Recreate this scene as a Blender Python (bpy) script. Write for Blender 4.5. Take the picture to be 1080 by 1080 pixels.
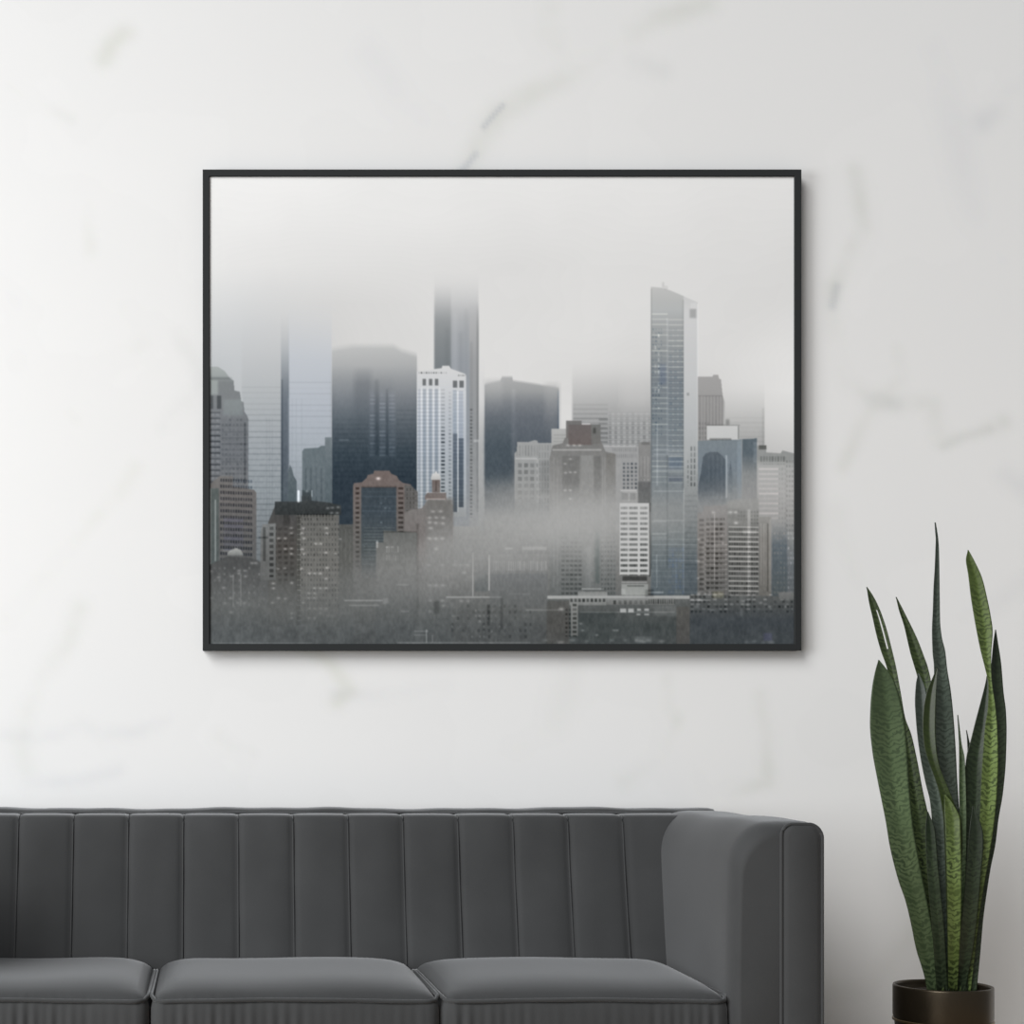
import bpy, bmesh, math, random
import numpy as np
from mathutils import Vector, Matrix

for _o in list(bpy.data.objects): bpy.data.objects.remove(_o)
SC = bpy.context.scene
COL = SC.collection
R = math.radians

# ---------------------------------------------------------------- camera, world, lights, exposure
CAMX, CAMZ, DIST, F = 0.0, 0.92, 4.0, 1800.0
VX, VY = 220.0, 800.0            # where the camera axis meets the frame (lens shift, straight-on view)
cam_d = bpy.data.cameras.new('camera'); cam = bpy.data.objects.new('camera', cam_d); COL.objects.link(cam)
cam.location = (CAMX, -DIST, CAMZ); cam.rotation_euler = (R(90), 0, 0)
cam_d.sensor_width = 36; cam_d.lens = F / 1080 * 36
cam_d.shift_x = (540 - VX) / 1080; cam_d.shift_y = (VY - 540) / 1080
cam_d.clip_start = .05
SC.camera = cam


def P(px, py, Z):
    """point seen at px, py, at depth Z from the camera"""
    return Vector(((px - VX) * Z / F, Z - DIST, CAMZ - (py - VY) * Z / F))


w = bpy.data.worlds.new('world'); SC.world = w; w.use_nodes = True
bg = w.node_tree.nodes['Background']; bg.inputs[0].default_value = (0.955, 0.98, 1.0, 1); bg.inputs[1].default_value = 0.175

sun_d = bpy.data.lights.new('sun', 'SUN'); sun = bpy.data.objects.new('sun', sun_d); COL.objects.link(sun)
sun.location = (-2, -3, 4); sun_d.energy = 1.83; sun_d.angle = R(33); sun_d.color = (1, 0.995, 0.985)
sun.rotation_euler = Vector((0.86, 1.0, -0.84)).to_track_quat('-Z', 'Y').to_euler()

ar_d = bpy.data.lights.new('window_daylight', 'AREA'); ar = bpy.data.objects.new('window_daylight', ar_d); COL.objects.link(ar)
ar_d.shape = 'RECTANGLE'; ar_d.size = 2.0; ar_d.size_y = 2.2; ar_d.energy = 112; ar_d.color = (0.97, .99, 1.0)
ar.location = (-3.4, -3.0, 1.6)
ar.rotation_euler = (Vector((0.2, 0, 1.3)) - ar.location).to_track_quat('-Z', 'Y').to_euler()

vs = SC.view_settings
SC.display_settings.display_device = 'sRGB'
vs.view_transform = 'Standard'; vs.look = 'None'; vs.gamma = 1.0; vs.use_curve_mapping = False; vs.exposure = 0.19
try:
    SC.cycles.max_bounces = 6; SC.cycles.diffuse_bounces = 3
except Exception:
    pass


# ---------------------------------------------------------------- helpers
def lin(c):
    c = c / 255 if c > 1 else c
    return c / 12.92 if c <= .04045 else ((c + .055) / 1.055) ** 2.4


def rgb(r, g, b): return (lin(r), lin(g), lin(b), 1)


def mat(name, col=(.5, .5, .5, 1), rough=.6, metal=0.0, spec=.5, sheen=0.0, sheen_r=.4):
    m = bpy.data.materials.new(name); m.use_nodes = True
    b = m.node_tree.nodes['Principled BSDF']
    b.inputs['Base Color'].default_value = col; b.inputs['Roughness'].default_value = rough
    b.inputs['Metallic'].default_value = metal; b.inputs['Specular IOR Level'].default_value = spec
    if sheen:
        b.inputs['Sheen Weight'].default_value = sheen; b.inputs['Sheen Roughness'].default_value = sheen_r
    return m


def nd(m, t, **kw):
    n = m.node_tree.nodes.new(t)
    for k, v in kw.items(): setattr(n, k, v)
    return n


def lk(m, a, b): m.node_tree.links.new(a, b)


def link(name, me, m, parent=None, smooth=True):
    o = bpy.data.objects.new(name, me); COL.objects.link(o)
    if m: me.materials.append(m)
    if smooth:
        me.polygons.foreach_set('use_smooth', [True] * len(me.polygons))
    if parent: o.parent = parent
    return o


def mesh(verts, faces):
    me = bpy.data.meshes.new('m'); me.from_pydata([tuple(v) for v in verts], [], faces); me.update()
    return me


def sheet(Pts, close_u=False, close_v=False):
    """grid of points [nu][nv] -> verts, faces"""
    nu, nv = len(Pts), len(Pts[0])
    v = [tuple(p) for row in Pts for p in row]; f = []
    for i in range(nu if close_u else nu - 1):
        for j in range(nv if close_v else nv - 1):
            a = i * nv + j; b = i * nv + (j + 1) % nv; c = ((i + 1) % nu) * nv + (j + 1) % nv; d = ((i + 1) % nu) * nv + j
            f.append((a, b, c, d))
    return v, f


def fix(me):
    bm = bmesh.new(); bm.from_mesh(me); bmesh.ops.remove_doubles(bm, verts=bm.verts, dist=1e-6)
    bmesh.ops.recalc_face_normals(bm, faces=bm.faces); bm.to_mesh(me); bm.free()
    return me


def loft(sections, cap=True):
    """closed rings joined along their length, both ends capped"""
    v, f = sheet(sections, close_v=True); n = len(sections[0])
    if cap:
        f.append(tuple(range(n))); f.append(tuple(len(v) - n + i for i in range(n)))
    return fix(mesh(v, f))


def tube(pts, r, n=8, closed=False):
    pts = [Vector(p) for p in pts]; rings = []
    up = Vector((0, 0, 1)); N = len(pts)
    for i, p in enumerate(pts):
        a = pts[(i - 1) % N] if (closed or i > 0) else p; b = pts[(i + 1) % N] if (closed or i < N - 1) else p
        t = (b - a).normalized()
        ref = up if abs(t.dot(up)) < .9 else Vector((0, 1, 0))
        s = t.cross(ref).normalized(); q = s.cross(t)
        rings.append([p + (s * math.cos(k * 2 * math.pi / n) + q * math.sin(k * 2 * math.pi / n)) * r for k in range(n)])
    v, f = sheet(rings, close_u=closed, close_v=True)
    if not closed: f.append(tuple(range(n))); f.append(tuple(len(v) - n + i for i in range(n)))
    return fix(mesh(v, f))


def lathe(prof, n=48, c=(0, 0, 0)):
    rows = [[(c[0] + r * math.cos(2 * math.pi * k / n), c[1] + r * math.sin(2 * math.pi * k / n), c[2] + z) for k in range(n)] for r, z in prof]
    v, f = sheet(rows, close_v=True)
    return fix(mesh(v, f))


def box(x0, x1, y0, y1, z0, z1, bev=0.0, seg=2):
    bm = bmesh.new(); bmesh.ops.create_cube(bm, size=1)
    for v in bm.verts:
        v.co = Vector(((x0 + x1) / 2 + v.co.x * (x1 - x0), (y0 + y1) / 2 + v.co.y * (y1 - y0), (z0 + z1) / 2 + v.co.z * (z1 - z0)))
    if bev: bmesh.ops.bevel(bm, geom=list(bm.edges), offset=bev, segments=seg, affect='EDGES', profile=.5)
    me = bpy.data.meshes.new('m'); bm.to_mesh(me); bm.free(); return me


def soft_box(x0, x1, y0, y1, z0, z1, r, nx=40, ny=24, nz=10, k=5, fn=None):
    """rounded box with evenly gridded faces, then shaped by fn"""
    def samples(a, b, n):
        s = [a + r * (1 - math.cos(i / k * math.pi / 2)) for i in range(k)]
        s += list(np.linspace(a + r, b - r, n)); s += [b - r * (1 - math.cos((k - 1 - i) / k * math.pi / 2)) for i in range(k)]
        return s
    A = [samples(x0, x1, nx), samples(y0, y1, ny), samples(z0, z1, nz)]
    lo = (x0, y0, z0); hi = (x1, y1, z1); idx = {}; V = []; Fc = []

    def vid(i, j, l):
        key = (i, j, l)
        if key not in idx:
            p = [A[0][i], A[1][j], A[2][l]]
            q = [min(max(p[t], lo[t] + r), hi[t] - r) for t in range(3)]
            # spherify the rounded margin
            d = Vector([(p[t] - q[t]) / r for t in range(3)])
            # undo cosine spacing so that directions are spread evenly
            d = Vector([math.copysign(math.tan(min(1, (2 / math.pi) * math.acos(max(-1, min(1, 1 - abs(t)))))* math.pi / 4), t) if t else 0 for t in d])
            if d.length > 0: d = d.normalized()
            idx[key] = len(V); V.append(Vector(q) + d * r)
        return idx[key]
    n = [len(a) - 1 for a in A]
    for l in (0, n[2]):
        for i in range(n[0]):
            for j in range(n[1]): Fc.append((vid(i, j, l), vid(i + 1, j, l), vid(i + 1, j + 1, l), vid(i, j + 1, l)))
    for j in (0, n[1]):
        for i in range(n[0]):
            for l in range(n[2]): Fc.append((vid(i, j, l), vid(i + 1, j, l), vid(i + 1, j, l + 1), vid(i, j, l + 1)))
    for i in (0, n[0]):
        for j in range(n[1]):
            for l in range(n[2]): Fc.append((vid(i, j, l), vid(i, j + 1, l), vid(i, j + 1, l + 1), vid(i, j, l + 1)))
    if fn: V = [fn(Vector(v)) for v in V]
    return fix(mesh(V, Fc))


def empty(name, loc, label, cat):
    o = bpy.data.objects.new(name, None); COL.objects.link(o); o.location = loc; o.empty_display_size = .1
    o['label'] = label; o['category'] = cat
    return o


def rebase(o, base):
    """put the part's origin at its thing's base"""
    o.data.transform(Matrix.Translation(-Vector(base)))


# ---------------------------------------------------------------- the printed skyline (pure numpy)
def noise2(h, w, cell, seed, cellx=None):
    """smooth value noise 0..1"""
    cellx = cellx or cell
    rs = np.random.RandomState(seed)
    gh, gw = int(h / cell) + 3, int(w / cellx) + 3
    g = rs.rand(gh, gw)
    y = np.arange(h) / cell; x = np.arange(w) / cellx
    yi = y.astype(int); xi = x.astype(int); fy = y - yi; fx = x - xi
    fy = fy * fy * (3 - 2 * fy); fx = fx * fx * (3 - 2 * fx)
    a = g[yi][:, xi]; b = g[yi][:, xi + 1]; c = g[yi + 1][:, xi]; d = g[yi + 1][:, xi + 1]
    fy = fy[:, None]; fx = fx[None, :]
    return (a * (1 - fx) + b * fx) * (1 - fy) + (c * (1 - fx) + d * fx) * fy


def fbm2(h, w, cell, seed, octs=4, cellx=None):
    out = np.zeros((h, w)); amp = 1.0; tot = 0
    cx = cellx or cell
    for o in range(octs):
        out += amp * noise2(h, w, max(cell, 1.01), seed + o * 17, max(cx, 1.01)); tot += amp
        amp *= 0.5; cell /= 2; cx /= 2
    return out / tot


def paint_print(S, X0, Y0, X1, Y1):
    """foggy skyline in picture coordinates; returns rows x cols x 3, display values 0..1"""
    W = int(round((X1 - X0) * S)) + 1; H = int(round((Y1 - Y0) * S)) + 1
    xs = X0 + np.arange(W) / S; ys = Y0 + np.arange(H) / S
    img = np.zeros((H, W, 3))
    rnd = np.random.RandomState(5)
    # sky
    gy = [186, 230, 280, 320, 350, 380, 410, 440, 480, 520, 680]
    gx = [221, 300, 380, 460, 540, 620, 700, 780, 838]
    gv = [[235, 235, 235, 235, 233, 233, 234, 234, 234],
          [232, 231, 231, 230, 229, 229, 230, 230, 231],
          [226, 224, 222, 222, 223, 226, 226, 226, 227],
          [213, 211, 213, 218, 222, 226, 226, 224, 226],
          [202, 202, 212, 218, 222, 226, 225, 224, 229],
          [193, 196, 212, 218, 222, 223, 220, 227, 233],
          [184, 194, 212, 216, 223, 220, 205, 226, 234],
          [178, 190, 210, 215, 222, 222, 195, 215, 226],
          [165, 180, 190, 200, 205, 205, 180, 190, 205],
          [140, 150, 160, 170, 175, 175, 165, 165, 170],
          [80, 82, 84, 86, 84, 80, 76, 72, 70]]
    gv = np.array(gv, float)
    colx = np.stack([np.interp(xs, gx, r) for r in gv])
    base = np.stack([np.interp(ys, gy, colx[:, i]) for i in range(W)], axis=1)
    img[:] = base[:, :, None]
    bl = np.clip((ys - 280) / 100, 0, 1)[:, None] * np.clip((360 - xs) / 100, 0, 1)[None, :]
    img[:, :, 0] -= 5 * bl; img[:, :, 2] += 5 * bl
    cl = fbm2(H, W, 90 * S, 3, 3)
    img += ((cl - .5) * 7)[:, :, None]

    def span(x0, x1, y0, y1, pad=2):
        a = max(0, int((x0 - pad - X0) * S)); b = min(W, int((x1 + pad - X0) * S) + 2)
        c = max(0, int((y0 - pad - Y0) * S)); d = min(H, int((y1 + pad - Y0) * S) + 2)
        return slice(c, d), slice(a, b)

    def softm(v, edges, soft):
        return np.clip((v - edges[0]) / soft + .5, 0, 1) * np.clip((edges[1] - v) / soft + .5, 0, 1)

    def grad(stops, v):
        k = [s[0] for s in stops]
        c = np.array([(s[1],) * 3 if np.isscalar(s[1]) else s[1] for s in stops], float)
        return np.stack([np.interp(v, k, c[:, i]) for i in range(3)], axis=-1)

    def tower(x0, x1, top, bot, stops, alpha=None, soft=.9, tsoft=None, bfade=None):
        """a building: top is a y or a skyline [(x, y)...]; stops colour by height; alpha stops fade it into the fog"""
        if np.isscalar(top): top = [(x0, top), (x1, top)]
        ty = min(p[1] for p in top)
        sy, sx = span(x0, x1, ty - 3, bot)
        if sy.stop <= sy.start or sx.stop <= sx.start: return
        x = xs[sx]; y = ys[sy]
        prof = np.interp(x, [p[0] for p in top], [p[1] for p in top])
        m = softm(x, (x0, x1), soft)[None, :] * np.clip((y[:, None] - prof[None, :]) / (tsoft or soft) + .5, 0, 1)
        m = m * np.clip((bot - y) / (bfade or soft) + (.5 if not bfade else 0), 0, 1)[:, None]
        if alpha: m = m * np.interp(y, [a[0] for a in alpha], [a[1] for a in alpha])[:, None]
        c = grad(stops, y)[:, None, :]
        m = m[:, :, None]
        img[sy, sx] = img[sy, sx] * (1 - m) + c * m

    def add(x0, x1, y0, y1, d, soft=.9):
        """lighten or darken a small rectangle"""
        sy, sx = span(x0, x1, y0, y1)
        if sy.stop <= sy.start or sx.stop <= sx.start: return
        m = softm(ys[sy], (y0, y1), soft)[:, None] * softm(xs[sx], (x0, x1), soft)[None, :]
        d = np.array((d,) * 3 if np.isscalar(d) else d, float)
        img[sy, sx] += m[:, :, None] * d

    def grid(x0, x1, y0, y1, px, py, d, fx=.55, fy=.55, jit=.35, fade=None, keep=1.0, seed=0, dy=0.0):
        """rows and columns of windows; dy tilts the rows in perspective"""
        r = np.random.RandomState(seed + int(x0 * 7 + y0 * 3))
        sy, sx = span(x0, x1, y0, y1, 0)
        if sy.stop <= sy.start or sx.stop <= sx.start: return
        x = xs[sx]; y = ys[sy]
        yy = y[:, None] - y0 - dy * (x[None, :] - x0)
        cx = (x - x0) / px; cy = yy / py
        ex = np.clip((fx / 2 - np.abs(cx % 1 - .5)) * px * 1.3 + .5, 0, 1)
        ey = np.clip((fy / 2 - np.abs(cy % 1 - .5)) * py * 1.3 + .5, 0, 1)
        n1 = int((x1 - x0) / px) + 3; n2 = int((y1 - y0) / py) + 8
        t = 1 + jit * (r.rand(n2, n1) * 2 - 1)
        t *= (r.rand(n2, n1) < keep)
        amp = t[np.clip(cy.astype(int) + 2, 0, n2 - 1), np.broadcast_to(cx.astype(int), cy.shape)]
        m = ex[None, :] * ey * amp * ((yy > 0))
        if fade: m = m * np.interp(y, [f[0] for f in fade], [f[1] for f in fade])[:, None]
        dd = np.array((d,) * 3 if np.isscalar(d) else d, float)
        img[sy, sx] += m[:, :, None] * dd

    def lights(pts, v=60, r=1.3):
        for (px, py) in pts:
            sy, sx = span(px, px, py, py, 6)
            q = ((xs[sx][None, :] - px) / (r * 1.3)) ** 2 + ((ys[sy][:, None] - py) / (r * .85)) ** 2
            img[sy, sx] += (np.exp(-q) * v)[:, :, None]

    def fog(cx, cy, rx, ry, c, a, nz=.35, rot=0.0, pw=1.0, seed=0):
        X = xs[None, :] - cx; Y = ys[:, None] - cy
        ca, sa = math.cos(rot), math.sin(rot)
        u = (X * ca + Y * sa) / rx; v = (-X * sa + Y * ca) / ry
        m = np.exp(-(u * u + v * v) ** pw) * a
        n = fbm2(H, W, 46 * S, 40 + seed, 4, 80 * S)
        m = np.clip(m * (1 + nz * 2 * (n - .5)), 0, 1)[:, :, None]
        c = np.array((c,) * 3 if np.isscalar(c) else c, float)
        img[:] = img * (1 - m) + c * m

    # -------- far glass towers on the left
    tower(255, 298, 330, 620, [(330, (202, 204, 208)), (370, (189, 192, 196)), (420, (170, 176, 182)), (470, (152, 160, 169)),
          (520, (137, 147, 156)), (560, (118, 126, 134)), (620, (100, 106, 112))], alpha=[(330, 0), (385, .85), (430, 1)], soft=3)
    grid(255, 298, 405, 600, 44, 5.9, -14, fx=1.0, fy=.25, jit=.6, fade=[(405, .3), (450, 1), (600, 1)], dy=.0)
    for v in (262, 281, 284, 287): add(v, v + .8, 440, 590, -9)
    tower(304, 350, 318, 545, [(318, (206, 209, 214)), (370, (188, 195, 206)), (430, (172, 181, 195)), (480, (157, 168, 181)), (545, (130, 141, 152))],
          alpha=[(318, 0), (350, .5), (380, .9), (420, 1)], soft=1)
    grid(305, 349, 400, 530, 46, 6.0, -7, fx=1.0, fy=.25, jit=.7)
    for v in (308, 312, 318): add(v, v + .8, 420, 530, -8)
    tower(296.5, 305, 330, 545, [(330, (190, 192, 196)), (370, (158, 165, 174)), (400, (122, 131, 143)), (430, (98, 108, 123)), (480, (82, 93, 108)), (545, (76, 88, 100))],
          alpha=[(330, 0), (375, .7), (410, 1)], soft=1.2)
    add(297, 298.4, 400, 535, -26, 1.2); add(303.4, 305, 420, 520, 10)
    # small far blocks
    tower(304, 313, [(304, 500), (306, 490), (308, 494), (310, 502), (313, 507)], 545, [(490, (92, 104, 114)), (530, (74, 88, 98))])
    tower(319, 350, [(319, 476), (321, 473), (336, 472), (339, 470), (350, 470)], 545, [(470, (96, 110, 119)), (500, (98, 111, 121)), (540, (84, 96, 106))])
    tower(343, 350, 461, 545, [(461, (112, 124, 133)), (500, (90, 104, 114)), (540, (78, 92, 102))])
    grid(320, 342, 492, 530, 5.5, 30, -12, fx=.3, fy=.9)
    # the dark slab
    tower(350.3, 440, [(350, 368), (372, 364), (415, 364), (424, 369), (440, 374)], 610,
          [(364, (188, 190, 191)), (385, (172, 174, 177)), (400, (146, 150, 156)), (420, (112, 119, 130)), (440, (86, 97, 110)), (460, (66, 79, 93)),
           (480, (52, 67, 82)), (510, (40, 54, 70)), (570, (44, 56, 70)), (610, (70, 76, 82))], tsoft=7)
    tower(350.3, 372, 380, 470, [(380, (165, 168, 172)), (420, (130, 137, 147)), (470, (70, 84, 98))], alpha=[(380, 0), (410, .5), (470, 0)], soft=8)
    tower(374, 392, 385, 450, [(385, (120, 124, 132)), (450, (80, 90, 104))], alpha=[(385, 0), (405, .55), (450, 0)], soft=7)
    tower(415, 440, 372, 470, [(372, (185, 186, 188)), (420, (128, 133, 142)), (470, (74, 84, 98))], alpha=[(372, 0), (400, .5), (470, .3)], soft=9)
    for (a, b) in ((390, 396), (400, 407), (410, 417)):
        add(a, b, 412, 482, (7, 7, 8), 5)
        grid(a, b, 415, 482, (b - a) + .1, 4.2, (15, 15, 16), fx=.9, fy=.45, jit=.9, fade=[(415, .4), (450, 1), (482, .5)])
    add(358, 368, 463.2, 464.6, 26, 1.5); add(395, 400, 400, 480, -12, 3); add(407.5, 409.5, 410, 480, -14, 2)
    grid(352, 388, 440, 505, 37, 5, -4, fx=1, fy=.4); grid(418, 438, 430, 505, 21, 5, -5, fx=1, fy=.4)
    # tall tower in cloud
    tower(458.5, 505, 285, 555, [(285, (208, 209, 210)), (330, (172, 175, 180)), (380, (152, 158, 168)), (450, (140, 148, 160)), (555, (140, 145, 152))],
          alpha=[(285, 0), (300, .22), (318, .55), (335, .9), (350, 1)], soft=1.4)
    tower(458.5, 476, 300, 400, [(300, (190, 191, 192)), (340, (138, 143, 147)), (400, (110, 118, 125))], alpha=[(300, 0), (335, .7), (360, .9)], soft=2.5)
    add(470, 474, 345, 392, -6, 5); add(484, 488, 350, 400, -9, 5); add(478, 483, 330, 400, 6, 5); add(490, 494, 325, 400, -5, 4)
    tower(495.5, 505, 315, 555, [(315, (190, 190, 192)), (380, (158, 159, 163)), (460, (145, 148, 152)), (555, (150, 152, 155))], alpha=[(315, 0), (345, .9)], soft=1)
    tower(503.0, 505.2, 318, 463, [(318, (150, 152, 154)), (463, (112, 114, 118))], alpha=[(318, 0), (350, .8)], soft=1.4); add(496.5, 498.5, 360, 530, -12, 3)
    tower(505.4, 511.5, 370, 560, [(370, (222, 222, 223)), (420, (210, 211, 213)), (470, (172, 175, 178)), (560, (152, 154, 156))], alpha=[(370, 0), (400, .7), (440, 1)], soft=.8)
    grid(495.4, 499.2, 430, 545, 3.9, 3.8, -36, fx=.6, fy=.5, jit=.5)
    add(502.8, 505, 463, 540, -16)
    add(500, 505, 463.5, 466, 30)
    # white building
    tower(440, 492, [(440, 391.5), (458, 389), (466, 388), (467, 385.5), (474, 385.5), (476, 388.5), (491, 394), (492, 396)], 545,
          [(386, (212, 213, 215)), (410, (202, 206, 212)), (440, (184, 192, 203)), (480, (168, 178, 190)), (520, (160, 169, 178)), (545, (148, 152, 156))])
    grid(441, 471, 391.2, 394.2, 2.6, 3.4, -70, fx=.6, fy=.5, jit=.8)
    grid(483, 490, 394, 397.2, 2.2, 3.4, -60, fx=.6, fy=.5, jit=.6)
    for a in (446, 452.7, 459): add(a, a + 3.6, 399.3, 406.3, -95)
    for a in (478, 484.8): add(a, a + 4.6, 401.2, 408.6, -95)
    for a in (446.2, 452.6, 458.8):
        add(a, a + 3.5, 410, 540, (-40, -35, -28))
    add(441.5, 443.6, 410, 540, (-25, -22, -16))
    for a in (444.6, 450.9, 457.2, 463.4): add(a, a + 1.1, 408, 540, 16)
    grid(440, 464, 411, 540, 25, 3.95, 20, fx=1, fy=.25, jit=.3)
    grid(464.5, 470.5, 409, 540, 6, 3.95, -58, fx=.65, fy=.5, jit=.4, fade=[(409, .35), (450, .7), (458, 1.5), (540, 1.4)])
    grid(473, 476.5, 412, 540, 3.5, 3.95, -44, fx=.7, fy=.55, jit=.4, fade=[(412, .3), (450, .7), (540, 1.2)])
    add(478, 482, 411, 457, (-34, -28, -20)); add(478, 482.5, 457, 540, (-82, -78, -70))
    add(484, 488.8, 412, 462, (-26, -22, -14)); add(484, 489.2, 462, 535, (-88, -84, -76))
    grid(478, 489, 412, 530, 12, 3.95, 12, fx=1, fy=.25, jit=.6)
    add(482.7, 483.9, 412, 540, 22); add(490, 492, 412, 540, 6)
    # dark block right of it
    tower(511.5, 590, [(511, 405), (528, 401), (530, 397), (540.5, 397), (541.5, 401), (565, 404.5), (590, 409)], 560,
          [(397, (176, 177, 179)), (412, (158, 160, 163)), (425, (124, 129, 138)), (440, (102, 109, 122)), (470, (84, 94, 108)), (495, (80, 89, 101)),
           (520, (112, 117, 123)), (545, (148, 150, 152)), (560, (160, 160, 160))], tsoft=3, bfade=25)
    tower(511.5, 540, 425, 530, [(425, (110, 118, 128)), (470, (70, 84, 98)), (500, (66, 80, 94)), (530, (120, 124, 128))], alpha=[(425, 0), (455, .8), (505, .8), (530, 0)], soft=4)
    tower(511.5, 530, 400, 440, [(400, (190, 191, 192)), (440, (140, 144, 150))], alpha=[(400, .6), (440, .0)], soft=6)
    tower(575, 590, 405, 470, [(405, (178, 179, 181)), (470, (104, 110, 120))], alpha=[(405, .7), (440, .4), (470, 0)], soft=8)
    add(588.5, 590.2, 412, 470, (-14, -8, -2), 1); add(540, 544, 410, 480, 8, 3)
    # striped block in fog
    tower(604, 687, 380, 560, [(380, (212, 212, 212)), (410, (186, 187, 188)), (430, (170, 171, 173)), (460, (158, 160, 163)), (560, (155, 156, 157))],
          alpha=[(380, 0), (405, .55), (430, .9), (445, 1)], soft=2.5)
    tower(655, 687, 385, 440, [(385, (220, 220, 220)), (440, (185, 185, 186))], alpha=[(385, .3), (420, .75), (440, 0)], soft=14)
    grid(605, 641, 424, 470, 37, 4.9, -20, fx=1, fy=.4, jit=.3, fade=[(424, .3), (445, 1)])
    grid(632, 641, 440, 470, 10, 4.9, -22, fx=1, fy=.5, jit=.3)
    grid(641, 686, 434, 480, 6, 4.9, -22, fx=.5, fy=.75, jit=.4, fade=[(434, .2), (450, 1)])
    grid(641, 686, 434, 480, 46, 4.9, 12, fx=1, fy=.3)
    # lighter row houses between
    tower(636, 674, 470, 540, [(470, (160, 161, 164)), (540, (158, 158, 159))])
    grid(646, 672, 471, 484, 2.2, 6.5, -18, fx=.5, fy=.6)
    add(637, 671, 469.5, 471, 25)
    tower(674, 687, 466, 540, [(466, (142, 141, 142)), (500, (134, 133, 134)), (540, (130, 130, 130))])
    add(677, 686, 465.5, 469, -22); grid(675, 687, 480, 506, 3.6, 24, 14, fx=.4, fy=.9)
    grid(656.5, 672, 487, 516, 4.2, 4.2, (-62, -58, -52), fx=.55, fy=.6, jit=.3)
    add(655, 672, 516.5, 518, 36); add(656, 671, 519, 527, -18); add(657, 673, 518.5, 520, 20); add(663, 665, 520, 528, 25)
    tower(673.5, 687, 508, 532, [(508, (104, 104, 107)), (532, (96, 97, 99))], soft=2)
    # cream building
    tower(543, 583, [(543, 478), (545, 476), (546, 466), (558, 466), (564, 464), (567, 464.5), (568, 467), (583, 467)], 545,
          [(464, (160, 162, 164)), (500, (154, 156, 158)), (545, (158, 158, 158))], bfade=20)
    grid(544, 567, 468, 482, 3.1, 14, -18, fx=.45, fy=.8); grid(568, 582, 468, 540, 3, 8, -14, fx=.45, fy=.75)
    add(544, 567, 482.5, 484.5, 22)
    grid(545.5, 567, 487, 526, 6.5, 7.2, -34, fx=.62, fy=.6, jit=.3, fade=[(487, 1), (505, .9), (526, .3)])
    add(566, 569, 484, 530, 12); add(570, 581, 486, 520, -16, 5)
    tower(582, 600, 452, 480, [(452, (180, 181, 181)), (480, (164, 165, 165))]); grid(584, 598, 457, 474, 15, 3.4, -12, fx=1, fy=.4)
    # stepped brown tower
    tower(580, 650, [(580, 483), (583, 470), (594, 467), (596, 462), (600, 460), (630, 460), (635, 466), (639, 476), (650, 479)], 640,
          [(460, (124, 122, 122)), (474, (128, 127, 127)), (490, (134, 133, 133)), (515, (146, 145, 145)), (540, (158, 158, 158)), (580, (140, 141, 141)), (612, (112, 115, 116)), (640, (96, 100, 102))])
    tower(597.5, 614, 443.5, 462, [(443, (118, 116, 117)), (462, (120, 114, 113))])
    tower(600, 625, 447.5, 469, [(447, (112, 103, 104)), (469, (112, 99, 98))])
    tower(624, 634, 447.5, 468, [(447, (114, 115, 115)), (468, (118, 115, 114))]); add(626, 629, 451, 457, -35, 1.5)
    add(614, 623, 446, 448, 40)
    add(583, 635, 473.5, 475.2, 38); lights([(599.5, 469.5), (606, 469.5), (612, 469.5)], 55, 1.4)
    tower(593.5, 611.5, 481, 530, [(481, (116, 115, 115)), (510, (122, 121, 121)), (530, (150, 150, 150))], alpha=[(481, .9), (510, .8), (530, 0)], soft=1.5)
    tower(613, 626, 480, 530, [(481, (150, 151, 151)), (530, (160, 160, 160))], alpha=[(481, .7), (530, 0)], soft=1.5)
    tower(627, 634, 481, 535, [(481, (112, 111, 111)), (535, (140, 140, 140))], alpha=[(481, .85), (515, .7), (535, 0)], soft=1.5)
    tower(640, 649, 478, 530, [(478, (120, 117, 114)), (530, (150, 150, 150))], alpha=[(478, .8), (505, .8), (530, 0)], soft=2.5)
    for v in (584, 588, 635.5, 638): add(v, v + 1, 482, 620, 10)
    grid(592, 614, 550, 632, 4.5, 4.9, -26, fx=.75, fy=.5, jit=.5, fade=[(550, 0), (580, .5), (610, 1.2)])
    grid(634, 650, 545, 632, 3.2, 4.9, -24, fx=.6, fy=.5, jit=.5, fade=[(545, 0), (580, .6), (610, 1)])
    add(628, 633, 560, 615, (-22, -16, -16), 3); add(618, 626, 575, 620, 12, 4)
    lights([(602, 484), (596.5, 489), (597, 498.5), (602, 498), (607, 498), (596.5, 517), (602, 517), (602, 526)], 48, 1.2)
    # slender glass tower
    tower(687, 722, [(687, 302), (698, 303), (708, 306), (722, 312)], 628,
          [(302, (196, 197, 197)), (316, (188, 190, 190)), (326, (184, 188, 190)), (345, (164, 168, 171)), (370, (146, 152, 157)), (400, (124, 133, 143)),
           (440, (120, 131, 141)), (480, (122, 132, 142)), (508, (124, 134, 142)), (535, (136, 142, 146)), (565, (124, 132, 136)), (590, (104, 115, 122)), (628, (84, 97, 108))], tsoft=1.5)
    tower(721.5, 736.5, [(721.5, 312), (736.5, 318.5)], 628,
          [(312, (205, 206, 207)), (330, (212, 213, 215)), (400, (200, 203, 206)), (450, (184, 189, 193)), (490, (168, 173, 176)), (512, (150, 155, 158)),
           (540, (134, 140, 144)), (570, (114, 122, 126)), (600, (88, 99, 109)), (628, (76, 88, 99))], tsoft=1.5)
    add(728, 735, 325.5, 335, -40, 2.5); add(729, 735, 319, 325, 6); add(699, 701, 297, 303, -22, 2); add(701, 705, 301, 305, -14, 2)
    add(687, 688, 304, 600, -26, 1); add(735.5, 737, 320, 500, 12, 1); add(720.3, 721.8, 316, 520, -16, 1)
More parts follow.
